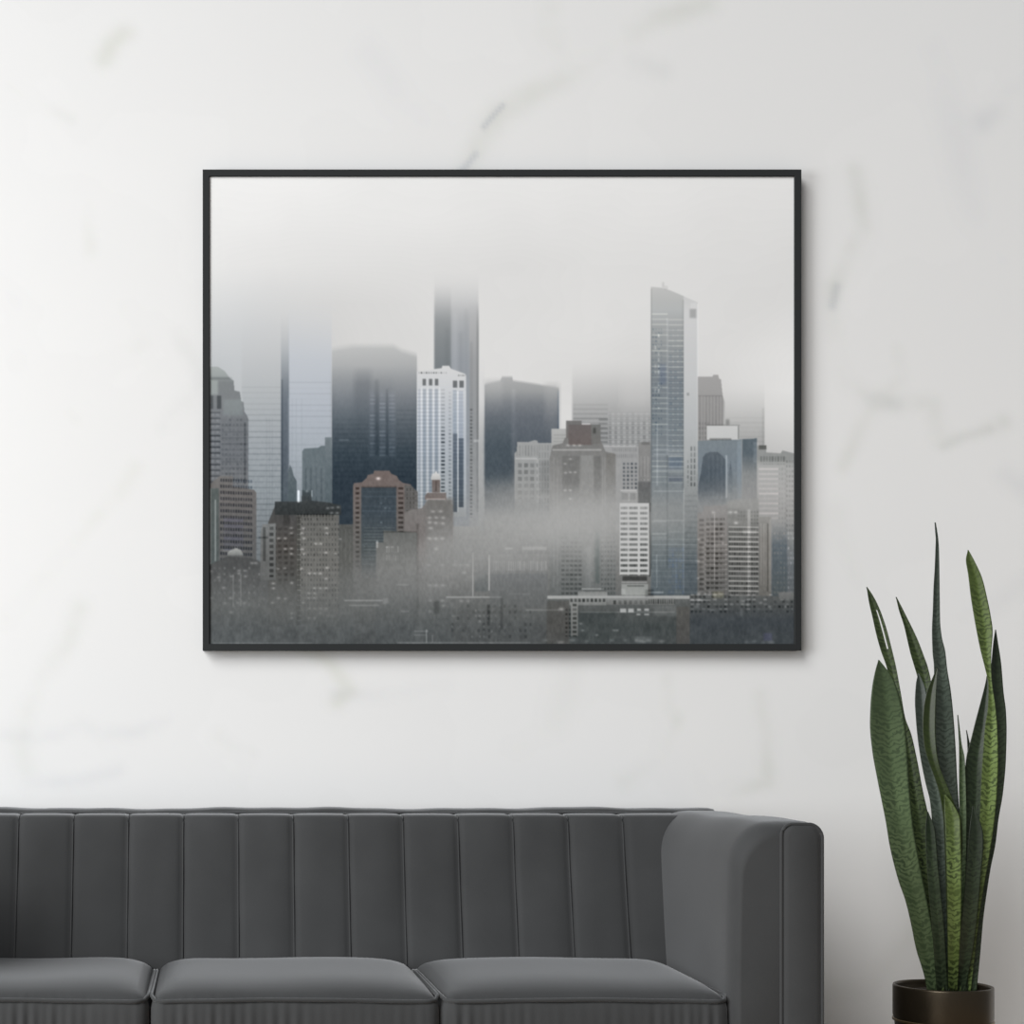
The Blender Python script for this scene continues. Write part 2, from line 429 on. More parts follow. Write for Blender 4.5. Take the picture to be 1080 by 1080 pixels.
    grid(705.5, 721, 334, 510, 16, 5.55, (34, 32, 26), fx=1, fy=.26, jit=.35, fade=[(334, .6), (360, 1), (480, 1), (510, .7)])
    grid(705.5, 721, 345, 475, 5, 5.55, (-18, -14, -9), fx=.7, fy=.5, jit=.6, fade=[(345, .4), (380, 1), (470, 1)])
    grid(688, 704, 328, 510, 17, 5.55, (22, 22, 18), fx=1, fy=.24, jit=.8)
    grid(688, 698, 345, 460, 3, 4.1, (-20, -16, -12), fx=.6, fy=.5, jit=.9, keep=.75)
    grid(690, 696, 350, 430, 3.5, 6.5, (34, 34, 30), fx=.4, fy=.6, jit=.8, keep=.5)
    add(696, 703, 384, 405, (-16, -12, -2), 3); add(703.6, 705.2, 335, 480, 16, 1)
    add(693, 694.5, 447, 512, 24, 1); add(703.4, 705, 478, 600, -16, 1.2); add(721, 722.3, 515, 625, 24, 1)
    for v in (474, 479, 496, 518, 549): add(690, 722, v - .6, v + .6, 26)
    add(688, 704, 549, 551, 16); add(688, 704, 562, 564, 22); add(688, 704, 566.3, 567.3, 18); add(704, 722, 560, 562, 8)
    add(706, 720, 502, 508, (-22, -22, -14), 2); add(706, 720, 482, 494, (-20, -14, -4), 3)
    grid(705, 721, 577, 626, 3.6, 5.6, (-8, -4, 6), fx=.7, fy=.8, jit=.8, keep=.8)
    grid(688, 735, 566, 628, 48, 5.6, 14, fx=1, fy=.2, jit=.6)
    add(692.5, 694, 585, 620, 24); add(713, 714, 590, 625, 14)
    grid(728, 735, 470, 512, 3.4, 6.3, -44, fx=.45, fy=.75, jit=.6); grid(724.5, 728, 484, 512, 3.4, 5.4, -40, fx=.4, fy=.65, jit=.6)
    grid(723, 735, 520, 600, 13, 5.6, -10, fx=1, fy=.4)
    add(725, 727.4, 414, 417, -40)
    # right hand towers
    tower(736.6, 765, [(736.6, 397), (752, 397), (753, 395), (758, 395), (759, 399), (761, 400), (763, 418), (765, 424)], 545,
          [(395, (168, 166, 167)), (430, (160, 158, 159)), (470, (150, 149, 150)), (545, (130, 131, 132))])
    grid(737, 764, 417, 466, 3.4, 60, -14, fx=.4, fy=1); add(737, 763, 416.5, 418, -16); grid(737, 748, 444, 462, 3, 5, -14)
    tower(763.5, 807, 400, 560, [(400, (214, 214, 214)), (440, (190, 191, 191)), (475, (168, 168, 169)), (560, (150, 150, 150))],
          alpha=[(400, 0), (420, .35), (440, .8), (460, 1)], soft=1.2)
    grid(766, 806, 438, 485, 44, 5, -5, fx=1, fy=.4); add(804.5, 806.8, 430, 480, -12, 1.4)
    # glass block with the pale roof box
    tower(736.6, 783, [(736.6, 465), (745, 464.5), (783, 463)], 560, [(463, (124, 137, 148)), (490, (120, 134, 148)), (510, (124, 135, 145)), (532, (140, 144, 148)), (560, (134, 134, 134))])
    tower(737, 766, [(737, 512), (740, 497), (742, 482), (745, 478), (750, 476.5), (757, 476.5), (762, 480), (766, 485)], 540,
          [(476, (92, 103, 116)), (500, (80, 93, 108)), (518, (88, 98, 110)), (535, (126, 130, 135))], alpha=[(476, 1), (515, 1), (538, 0)], soft=1.3)
    grid(746, 765, 480, 525, 4.5, 60, 7, fx=.4, fy=1)
    add(766, 767.6, 480, 525, 42, .9); tower(769, 773, [(769, 500), (771, 486), (773, 500)], 520, [(486, (92, 106, 122)), (520, (120, 130, 138))])
    add(778, 783, 465, 528, (10, 12, 14), 1.5)
    tower(746, 780.5, 448.5, 463.6, [(448, (206, 208, 209)), (463, (202, 204, 205))]); add(749, 772, 462, 464, -62); add(746, 781, 447.6, 449, -34)
    add(779, 780, 449, 463, -90, .8); add(766, 770, 442, 448, -40, 2)
    tower(783.5, 799, [(783, 463), (796, 462.5), (797, 462)], 560, [(462, (92, 107, 120)), (478, (90, 104, 117)), (490, (118, 126, 133)), (500, (140, 144, 147)), (528, (150, 149, 152)), (560, (140, 140, 140))])
    add(795, 800, 466, 488, 18, 2)
    tower(799, 838.5, [(799, 470), (808, 471), (809, 477), (824, 478), (826, 475), (838, 478)], 640,
          [(470, (150, 152, 153)), (484, (150, 153, 153)), (492, (176, 177, 177)), (520, (182, 181, 181)), (545, (165, 164, 164)), (570, (134, 137, 140)), (600, (106, 112, 120)), (640, (88, 94, 100))])
    tower(801, 809, 469.5, 474, [(470, (92, 92, 90)), (474, (104, 104, 103))])
    grid(802, 829, 480, 489, 3, 8, -30, fx=.6, fy=.7); grid(801, 821, 492, 548, 21, 5.2, (22, 18, 18), fx=1, fy=.4, jit=.5)
    grid(829, 838, 484, 560, 3, 5.2, -22, fx=.55, fy=.5, jit=.5); grid(821, 830, 492, 640, 3.2, 5.2, -14, fx=.5, fy=.5)
    tower(815, 831, 550, 632, [(550, (140, 143, 145)), (575, (92, 104, 116)), (600, (84, 96, 106)), (632, (74, 84, 90))], alpha=[(550, 0), (575, .9)], soft=2)
    grid(816, 830, 560, 628, 3.4, 5.2, (14, 10, 6), fx=.5, fy=.5, jit=.9)
    grid(831, 838, 560, 626, 2.6, 5.2, 24, fx=.5, fy=.5, jit=.9, keep=.8)
    # brown apartment blocks at the right
    tower(736, 768, [(736, 541), (742, 540), (743, 534), (768, 532)], 630, [(532, (148, 144, 144)), (560, (140, 134, 132)), (590, (122, 117, 115)), (630, (104, 102, 102))], tsoft=3)
    grid(737, 744, 546, 626, 7, 5.2, -34, fx=.7, fy=.5, jit=.4); grid(745, 764, 545, 626, 4.6, 5.2, -44, fx=.78, fy=.55, jit=.5)
    grid(744, 767, 572, 626, 24, 5.2, 26, fx=1, fy=.22); add(753.6, 754.8, 542, 612, 34, .8); add(741, 744, 572, 622, 14, 2)
    lights([(753, 540.5), (738, 569), (747, 569), (762, 564), (763, 573), (737, 592), (737, 610), (747, 557)], 46, 1.5)
    tower(768, 801, [(768, 529), (777, 527), (801, 526)], 632, [(526, (160, 160, 159)), (545, (146, 145, 143)), (560, (120, 119, 118)), (632, (104, 103, 103))], tsoft=3)
    grid(769, 800, 553, 630, 32, 5.2, (58, 58, 56), fx=1, fy=.24, jit=.2, fade=[(553, .7), (570, 1)], dy=.02)
    grid(769, 800, 555.6, 630, 2.6, 5.2, -38, fx=.7, fy=.5, jit=.5, fade=[(555, .5), (580, 1)])
    add(789, 792, 537, 630, 36, 1.4); add(768, 788, 536, 548, -16, 4); lights([(771, 540.3), (776.5, 540.3), (777, 551.5)], 70, 1.6)
    grid(778, 788, 538, 550, 3, 4, -18); grid(792, 800, 538, 552, 3, 4, -26); add(784, 799, 559, 563, 24, 1.5)
    tower(801, 814, 545, 632, [(545, (152, 150, 147)), (570, (136, 132, 128)), (632, (112, 108, 104))], soft=1.2)
    for v in (803, 806, 808.5): add(v, v + .8, 552, 618, 20)
    add(809.3, 811, 552, 624, -28); add(812, 814, 548, 625, 16)
    # white apartment block
    tower(654, 685.5, 530.5, 606.5, [(530, (202, 203, 204)), (606, (198, 200, 200))], soft=.8)
    for (a, b) in ((655.2, 662), (664.3, 672.6), (675.5, 683)):
        grid(a, b, 533, 606, (b - a) + .1, 5.52, -78, fx=.98, fy=.48, jit=.2, fade=[(533, .55), (560, .75), (606, 1.3)])
        grid(a, b, 533, 606, 2.3, 5.52, -16, fx=.6, fy=.5, jit=.9)
    add(685.2, 686.4, 531, 608, -60, .8)
    # -------- left: masonry tower and its annexe
    tower(221, 262, [(221, 386.5), (230, 386.5), (237, 391), (243, 399), (246.5, 401), (247.5, 411.5), (253, 413), (254.5, 422.5), (257, 424), (258, 434), (261, 438.5), (262, 442)], 560,
          [(386, (160, 168, 168)), (396, (150, 158, 159)), (403, (122, 127, 131)), (425, (120, 124, 130)), (445, (112, 116, 124)), (480, (106, 110, 119)), (513, (112, 114, 120))])
    add(222, 245, 397.5, 400, -20, 1.5); add(222, 230, 401, 416, (26, 30, 26), 3); add(229, 233.5, 417, 431, -44, 1.2); add(222, 225, 417, 431, -34, 1.2)
    add(236, 256, 421, 438, (8, 12, 10), 3)
    grid(221.5, 232, 432, 512, 11, 6.1, -32, fx=1, fy=.3, jit=.4); grid(222, 232, 434, 512, 5, 6.1, 12, fx=.6, fy=.5, jit=.3)
    grid(233, 261, 440, 510, 3.9, 5.2, -10, fx=.6, fy=.5, jit=.9); grid(234, 260, 446, 510, 27, 6.3, -9, fx=1, fy=.3); add(257.5, 259.5, 445, 510, -20, 1)
    tower(221, 270.5, [(221, 511), (232, 502), (246, 502), (246, 513), (268, 516.5), (270, 519)], 600, [(502, (112, 108, 108)), (520, (108, 102, 102)), (560, (98, 95, 97)), (600, (92, 92, 94))])
    grid(232, 266, 503, 592, 2.65, 6.45, (-50, -46, -40), fx=.6, fy=.5, jit=.2, dy=.045)
    grid(236, 256, 545, 580, 21, 6.45, (-4, -3, 5), fx=1, fy=.6, dy=.045)
    tower(221, 231, 515, 600, [(515, (84, 92, 92)), (600, (78, 86, 88))]); add(221.3, 222.8, 515, 600, 66, .8); add(226.6, 228, 527, 592, 54, .8)
    # green-grey foreground left
    tower(221, 284, [(221, 596), (234, 590), (240, 587), (262, 588), (272, 591), (279, 596), (284, 603)], 690, [(586, (76, 76, 78)), (615, (82, 82, 84)), (640, (94, 95, 96)), (690, (88, 92, 95))], tsoft=2)
    tower(240, 257, [(240, 583), (244, 580), (249, 578), (254, 580), (257, 585)], 586, [(577, (170, 172, 170)), (586, (120, 122, 122))], tsoft=1.5, soft=1.5)
    add(235, 244, 580, 582, 20, 2)
    for v in (245.5, 253.5): add(v, v + 1.2, 606, 640, 34, 1)
    grid(224, 282, 596, 640, 5.2, 6.5, 14, fx=.4, fy=.4, jit=.9, keep=.5)
    lights([(222.5, 602.5), (231, 609), (252, 602), (258.5, 602), (244, 608), (259, 608), (222, 631), (243, 631), (237.5, 636.5), (251, 636), (258, 636), (244, 646), (236, 620), (266, 594), (270, 594), (252, 605)], 46, 1.5)
    # grey framed gable, brown block, spotted apartment block
    tower(283, 315, [(283, 551), (290, 534), (291, 529), (315, 529)], 690, [(529, (70, 72, 74)), (545, (76, 74, 75)), (575, (82, 76, 74)), (610, (80, 78, 77)), (650, (92, 92, 92)), (690, (84, 87, 90))])
    grid(292, 312, 555, 612, 6.5, 6, -16, fx=.6, fy=.5, jit=.5); add(299, 306, 533, 555, -14, 2)
    tower(275, 291, [(275, 562), (277, 553), (291, 552)], 612, [(552, (118, 120, 122)), (580, (106, 106, 107)), (612, (94, 94, 95))], soft=1.2)
    grid(283, 291, 554, 608, 7, 6.4, -44, fx=.6, fy=.55, jit=.4); add(277.5, 280.5, 556, 592, -34, 1); add(273, 283, 566, 568, -28)
    lights([(307.5, 557), (307.5, 562.5), (307.5, 578.5), (307.5, 584), (294, 568), (301, 568), (301, 599.5), (288.5, 615.5), (288.5, 620.5), (294, 631), (301, 631.5), (287.5, 636), (308, 647), (308, 652), (294, 600), (308, 615), (301, 579)], 72, 1.35)
    tower(313, 358, [(313, 543), (358, 541)], 690, [(541, (104, 102, 100)), (570, (110, 108, 105)), (600, (112, 110, 107)), (640, (102, 101, 99)), (690, (86, 89, 91))])
    grid(314, 357, 545, 640, 3.2, 5.35, (-26, -26, -24), fx=.55, fy=.45, jit=.6)
    grid(314, 357, 545, 660, 44, 5.35, 8, fx=1, fy=.2); add(313, 317, 545, 660, -34, 1.5); grid(313, 318, 545, 660, 5, 5.35, 34, fx=.7, fy=.3)
    lights([(320, 557.3), (318.5, 562.4), (321, 568), (344.5, 557), (345, 562.5), (319, 579.3), (321, 584.3), (333, 573.5), (338.5, 573.5), (344, 583), (318, 600),
            (326.5, 605), (332, 605), (338, 605), (344, 610.5), (332, 620.5), (338, 620.5), (344, 620.5), (326, 626), (332, 626), (326, 631), (332, 631), (320, 636), (326.5, 642), (332, 642), (338.5, 642), (344, 642),
            (338, 647), (326, 652), (332, 652), (345, 599)], 62, 1.35)
    tower(290, 360, [(290, 529), (318, 529), (319, 517), (328, 517), (329, 528), (347, 530), (360, 533)], 543, [(517, (62, 74, 82)), (530, (58, 62, 66)), (541, (50, 53, 56))])
    add(314, 316, 517, 530, 95, .8); add(328.5, 329.7, 517, 524, 60); lights([(346, 536), (351, 535.5), (357, 535), (350, 541), (356, 541), (324, 518)], 60, 1.4)
    grid(313, 352, 541.5, 546, 3.3, 4.4, -34, fx=.6, fy=.7, jit=.4)
    tower(358, 373, [(358, 553), (373, 553)], 690, [(553, (84, 84, 83)), (590, (92, 91, 89)), (640, (98, 99, 99)), (690, (82, 86, 88))])
    grid(358, 373, 556, 600, 4.6, 40, 8, fx=.4, fy=.9); lights([(359, 568.5), (354, 584)], 50, 1.1)
    # brown arch-topped tower
    tower(372.5, 434, [(372.5, 513), (373.5, 509.5), (382, 508.5), (387, 504), (388, 501), (394, 499.5), (395, 496.3), (411, 496.3), (413, 499.5), (419, 502), (421, 506), (425, 509), (434, 511)], 640,
          [(496, (118, 100, 97)), (530, (112, 100, 98)), (570, (104, 100, 99)), (600, (106, 105, 105)), (640, (104, 105, 105))])
    tower(381.3, 418.3, 514, 610, [(514, (58, 70, 82)), (540, (58, 70, 83)), (575, (72, 80, 86)), (600, (98, 101, 103)), (610, (106, 107, 108))], soft=.9)
    grid(382, 418, 516, 600, 37, 5.1, (6, 7, 8), fx=1, fy=.35, jit=.8); add(381, 419, 512.5, 514.5, -18)
    grid(400, 414, 518, 555, 4.5, 5.1, (16, 18, 18), fx=.5, fy=.4, jit=.9, keep=.6); grid(384, 416, 555, 586, 33, 3.3, (16, 16, 14), fx=1, fy=.35)
    grid(374.5, 380, 512.5, 600, 5.5, 5.15, -46, fx=.7, fy=.45, jit=.2, fade=[(512, 1), (560, .9), (600, .2)]); grid(419.5, 426.5, 512.5, 565, 7, 5.15, -46, fx=.75, fy=.45, jit=.2)
    lights([(399.3, 504.6)], 120, 1.7)
    tower(427, 441, [(427, 511), (434, 512), (441, 519)], 560, [(511, (96, 93, 93)), (560, (106, 101, 101))]); grid(428, 438, 514, 545, 3.4, 4.6, -24); grid(428, 440, 514, 545, 13, 4.6, 12, fx=1, fy=.25)
    # rose brick block, its cupola, misty blocks in front
    tower(427, 478, [(427, 541), (433, 538), (445, 536), (452, 527), (455, 527), (478, 532)], 690,
          [(527, (124, 119, 118)), (560, (120, 112, 111)), (580, (134, 128, 127)), (620, (120, 120, 120)), (650, (100, 102, 103)), (690, (86, 90, 92))])
    tower(450, 478, [(450, 526), (478, 526)], 640, [(526, (116, 112, 110)), (545, (114, 111, 110)), (575, (136, 134, 133)), (640, (112, 113, 114))], soft=5)
    tower(448.5, 471, [(448.5, 523), (451, 519.5), (471, 519.5)], 527, [(519, (118, 106, 104)), (527, (120, 106, 103))]); add(450, 470, 525.6, 527, 44); add(450, 470, 519, 520, 26)
    tower(456, 464.5, 505, 519.5, [(505, (116, 100, 97)), (519, (118, 106, 104))]); add(459.5, 461, 507, 518, -28)
    tower(454.8, 465, [(454.8, 504), (456, 500), (459, 499), (459.6, 497), (461, 497), (461.5, 499), (464, 500), (465, 504)], 506, [(497, (214, 215, 215)), (506, (184, 184, 184))])
    lights([(457, 539.4), (465, 539.4), (453.5, 546), (460.5, 546), (467.5, 546), (453.5, 551), (460, 551.5), (454.5, 557), (453.5, 568), (460, 568), (467, 568), (460.5, 579), (467.5, 552), (453, 596), (467, 596), (453.5, 617.5), (460, 617.5), (467.5, 617.5),
            (480, 596), (486, 596), (494, 596), (454, 633.6), (467, 633.6), (468, 639), (487, 634), (494, 634), (480, 650), (506, 650), (506.5, 656), (454, 645), (490, 604)], 44, 1.7)
    tower(397, 440, [(397, 572), (405, 572), (405, 559.5), (440, 562)], 690, [(559, (102, 103, 102)), (575, (112, 112, 111)), (600, (122, 122, 121)), (625, (110, 111, 112)), (650, (94, 96, 98)), (690, (82, 86, 88))], soft=1.2)
    add(404, 440, 560, 562, -22); add(439.5, 442, 552, 660, -20, 2); grid(407, 420, 575, 592, 2.4, 9, 18, fx=.5, fy=.7, jit=.8); add(397, 399, 570, 578, 44)
    lights([(408.5, 577), (414, 577), (398, 572)], 34, 1.2)
    # ---- ground-level mist and low roofs
    m = np.clip((ys - 598) / 60, 0, 1)[:, None, None] * .82
    low = grad([(598, (124, 124, 124)), (625, (108, 110, 111)), (645, (92, 95, 97)), (665, (80, 84, 88)), (680, (80, 84, 88))], ys)[:, None, :] * np.ones((1, W, 1))
    low *= np.interp(xs, [221, 430, 560, 640, 760, 838], [1.0, 1.0, .98, .93, .86, .84])[None, :, None]
    low *= (1 + .16 * (fbm2(H, W, 14 * S, 77, 4, 30 * S) - .5))[:, :, None]
    keep = img.copy()
    wz = np.interp(xs, [221, 400, 480, 560, 600, 838], [.75, .9, .8, .85, .45, .25])[None, :, None]
    img[:] = img * (1 - m * wz) + low * (m * wz)
    # low long building at the right foot
    tower(577, 728, [(577, 628.5), (728, 628.5)], 680, [(628, (104, 106, 107)), (645, (84, 87, 88)), (660, (70, 76, 78)), (680, (72, 77, 80))], soft=1.5)
    tower(728, 838.5, [(728, 627), (775, 628), (820, 629), (838, 625)], 680, [(626, (98, 99, 100)), (640, (80, 83, 86)), (655, (66, 72, 80)), (680, (66, 72, 78))], soft=1.5)
    tower(577, 601, 634, 680, [(634, (92, 91, 90)), (660, (82, 80, 79)), (680, (80, 80, 80))])
    tower(611, 650, 646, 676, [(646, (66, 72, 74)), (676, (72, 78, 80))], soft=3); tower(714, 728, 640, 680, [(640, (92, 90, 88)), (680, (78, 76, 76))])
    tower(577.5, 728, 628.5, 631.8, [(628, (176, 178, 178)), (632, (160, 162, 162))], soft=.8)
    tower(601, 640, 631, 638.5, [(631, (150, 152, 152)), (638, (128, 130, 130))]); grid(601, 652, 630.8, 635.8, 4.3, 5, -72, fx=.62, fy=.7, jit=.2)
    tower(640, 712, 631, 638, [(631, (140, 142, 142)), (638, (112, 113, 113))], soft=.9); grid(684, 712, 631.5, 637, 2.4, 6, -62, fx=.55, fy=.8, jit=.4); grid(646, 684, 632, 639, 5.6, 7, -36, fx=.5, fy=.6, jit=.6)
    tower(602.5, 610, 636, 671, [(636, (140, 141, 140)), (671, (110, 112, 112))], soft=.9); grid(603.5, 609.5, 636, 671, 6, 4.7, -54, fx=.7, fy=.55, jit=.3)
    grid(596, 603, 641, 671, 3.6, 4.7, -30, fx=.6, fy=.5); lights([(592.5, 642.7)], 70, 2)
    for (a, b, c, dd) in ((654.5, 661, 642, 646, ), (663, 669, 642, 646), (672.5, 676.5, 642, 644.5), (680, 685, 642, 644.5), (680, 685, 647.5, 649), (672, 676, 647.5, 649)): add(a, b, c, dd, 86, 1.3)
    add(612, 712, 645.2, 646.4, 26, 1); add(690, 714, 639, 650, 16, 3)
    tower(610, 641, 624, 628.5, [(624, (130, 132, 132)), (628, (148, 150, 150))]); add(614, 637, 620.5, 622, 42); add(616, 640, 622.5, 624, -10)
    tower(656, 684, 616, 628, [(616, (150, 153, 152)), (628, (158, 162, 160))]); add(657, 683, 607.5, 612.5, -50, 1.5); add(656, 683, 613.5, 615, 40); add(662, 680, 617.5, 618.7, -60); add(655, 660, 621, 627, 14)
    add(681, 690, 622, 630, -30, 2); add(684, 700, 624, 626, 34)
    grid(728, 836, 625, 646, 5.9, 5.0, 22, fx=.6, fy=.4, jit=.9, keep=.6, seed=3); grid(728, 836, 627, 648, 4.4, 5.2, -22, fx=.6, fy=.5, jit=.9, keep=.6, seed=9)
    add(728, 750, 632.5, 634, 40); add(752, 764, 624, 631, (24, 22, 8), 3); add(781, 784, 626, 650, 14, 2); tower(822, 838.5, 624.5, 632, [(624, (122, 122, 123)), (632, (110, 111, 112))], soft=2)
    lights([(738, 626), (744, 627), (749, 625), (739, 633), (761, 626), (789, 638), (803, 636), (812, 640), (829, 640), (735, 640), (752, 644), (785, 634)], 40, 1.7)
    # low roofs in the middle and left
    for (a, b, y, v) in ((471, 529, 630, 44), (363, 404, 633.5, 44), (368, 400, 638.6, 30), (418, 432, 616.8, 30), (423, 432, 645, 18), (419, 560, 678.2, 26), (225, 330, 678.6, 16), (555, 590, 643.5, 24), (537, 560, 626.5, 20), (437, 452, 666, 24), (437, 450, 670, 20)):
        add(a, b, y - .8, y + .8, v, 1.2)
    add(449.5, 450.7, 664, 678, 48, .8); add(456, 457, 670, 678, 28, .8); add(404, 410, 631, 637, 26, 2); add(498.6, 499.7, 583, 629, 54, .9); add(515.7, 517, 585, 623, 60, .9)
    tower(501, 515, 592, 624, [(592, (124, 126, 127)), (624, (96, 101, 104))], alpha=[(592, 0), (612, .8)], soft=2)
    tower(517, 578, [(517, 585), (578, 584)], 640, [(585, (150, 150, 150)), (604, (128, 129, 130)), (606, (116, 118, 121)), (640, (96, 99, 102))], alpha=[(585, .5), (610, .9), (640, .3)])
    grid(520, 576, 590, 604, 2.3, 14, 18, fx=.5, fy=.7, jit=.7); add(551, 577, 576.5, 580, 26, 2); add(533, 541, 577.5, 579.5, 44, 1.5)
    grid(475, 560, 636, 676, 5.5, 6.5, -10, fx=.5, fy=.5, jit=1, keep=.6); grid(475, 530, 636, 676, 4.2, 5.5, 12, fx=.4, fy=.4, jit=1, keep=.5)
    add(528, 531, 631, 664, -16, 1.5); add(514, 517, 638, 660, -26, 2); add(458, 464, 634, 648, -22, 3)
    lights([(x, 675.5 + (x * 7 % 3)) for x in (576, 590, 593, 603, 606, 619, 645, 660, 672, 676, 680, 684, 697, 700, 788, 796, 806, 812, 815)], 24, 1.9)
    lights([(648, 665), (651.5, 665), (613, 658), (615, 665), (630, 670)], 46, 1.3)
    add(670, 688, 671.5, 678, 20, 2); add(806, 815, 668, 676, (8, 6, 22), 2)
    vert = fbm2(H, W, 9 * S, 91, 4, 6 * S)
    wv = np.clip((ys - 632) / 30, 0, 1)[:, None] * np.interp(xs, [221, 560, 838], [1, .9, .7])[None, :]
    img += ((vert - .5) * 24 * wv)[:, :, None]
    # -------- fog banks drifting through
    fog(588, 552, 76, 22, 177, .82, .25, -.10, seed=1)
    fog(625, 556, 45, 26, 172, .55, .2, 0, seed=2)
    fog(520, 572, 66, 26, 158, .62, .3, -.35, seed=3)
    fog(478, 590, 46, 20, 146, .5, .3, -.4, seed=4)
    fog(540, 520, 34, 16, 158, .40, .3, -.2, seed=5)
    fog(420, 612, 60, 18, 122, .5, .3, -.1, seed=6)
    fog(700, 545, 60, 16, 156, .30, .3, 0, seed=7)
    fog(790, 528, 46, 18, 160, .42, .3, 0, seed=8)
    fog(330, 640, 80, 16, 104, .35, .3, 0, seed=9)
    # the white block stands in front of the mist
    sy, sx = span(654, 686, 530, 607, 0); img[sy, sx] = img[sy, sx] * .2 + keep[sy, sx] * .8
    # fine streaks of all the far facades
    fine = fbm2(H, W, 3.2 * S, 21, 3, 1.8 * S) - .5
    dark = np.clip((215 - img.mean(axis=2)) / 90, 0, 1) * np.clip((ys - 380) / 120, .1, 1)[:, None]
    img += (fine * 20 * dark)[:, :, None]
    # printed softly and nearly without colour
    g = img.mean(axis=2, keepdims=True); img = g + (img - g) * .68; img[:, :, 1] += .7 * np.clip((200 - g[:, :, 0]) / 100, 0, 1); img[:, :, 0] -= .8 * np.clip((200 - g[:, :, 0]) / 100, 0, 1)
    k = np.array([.12, .76, .12]) if S < 1.5 else np.array([.06, .22, .44, .22, .06])
    for ax in (0, 1):
        pd = np.pad(img, [(2, 2) if a == ax else (0, 0) for a in range(3)], mode='edge') if len(k) == 5 else np.pad(img, [(1, 1) if a == ax else (0, 0) for a in range(3)], mode='edge')
        n = img.shape[ax]
        img = sum(k[i] * (pd[i:i + n] if ax == 0 else pd[:, i:i + n]) for i in range(len(k)))
    return np.clip(img / 255, .02, .98)


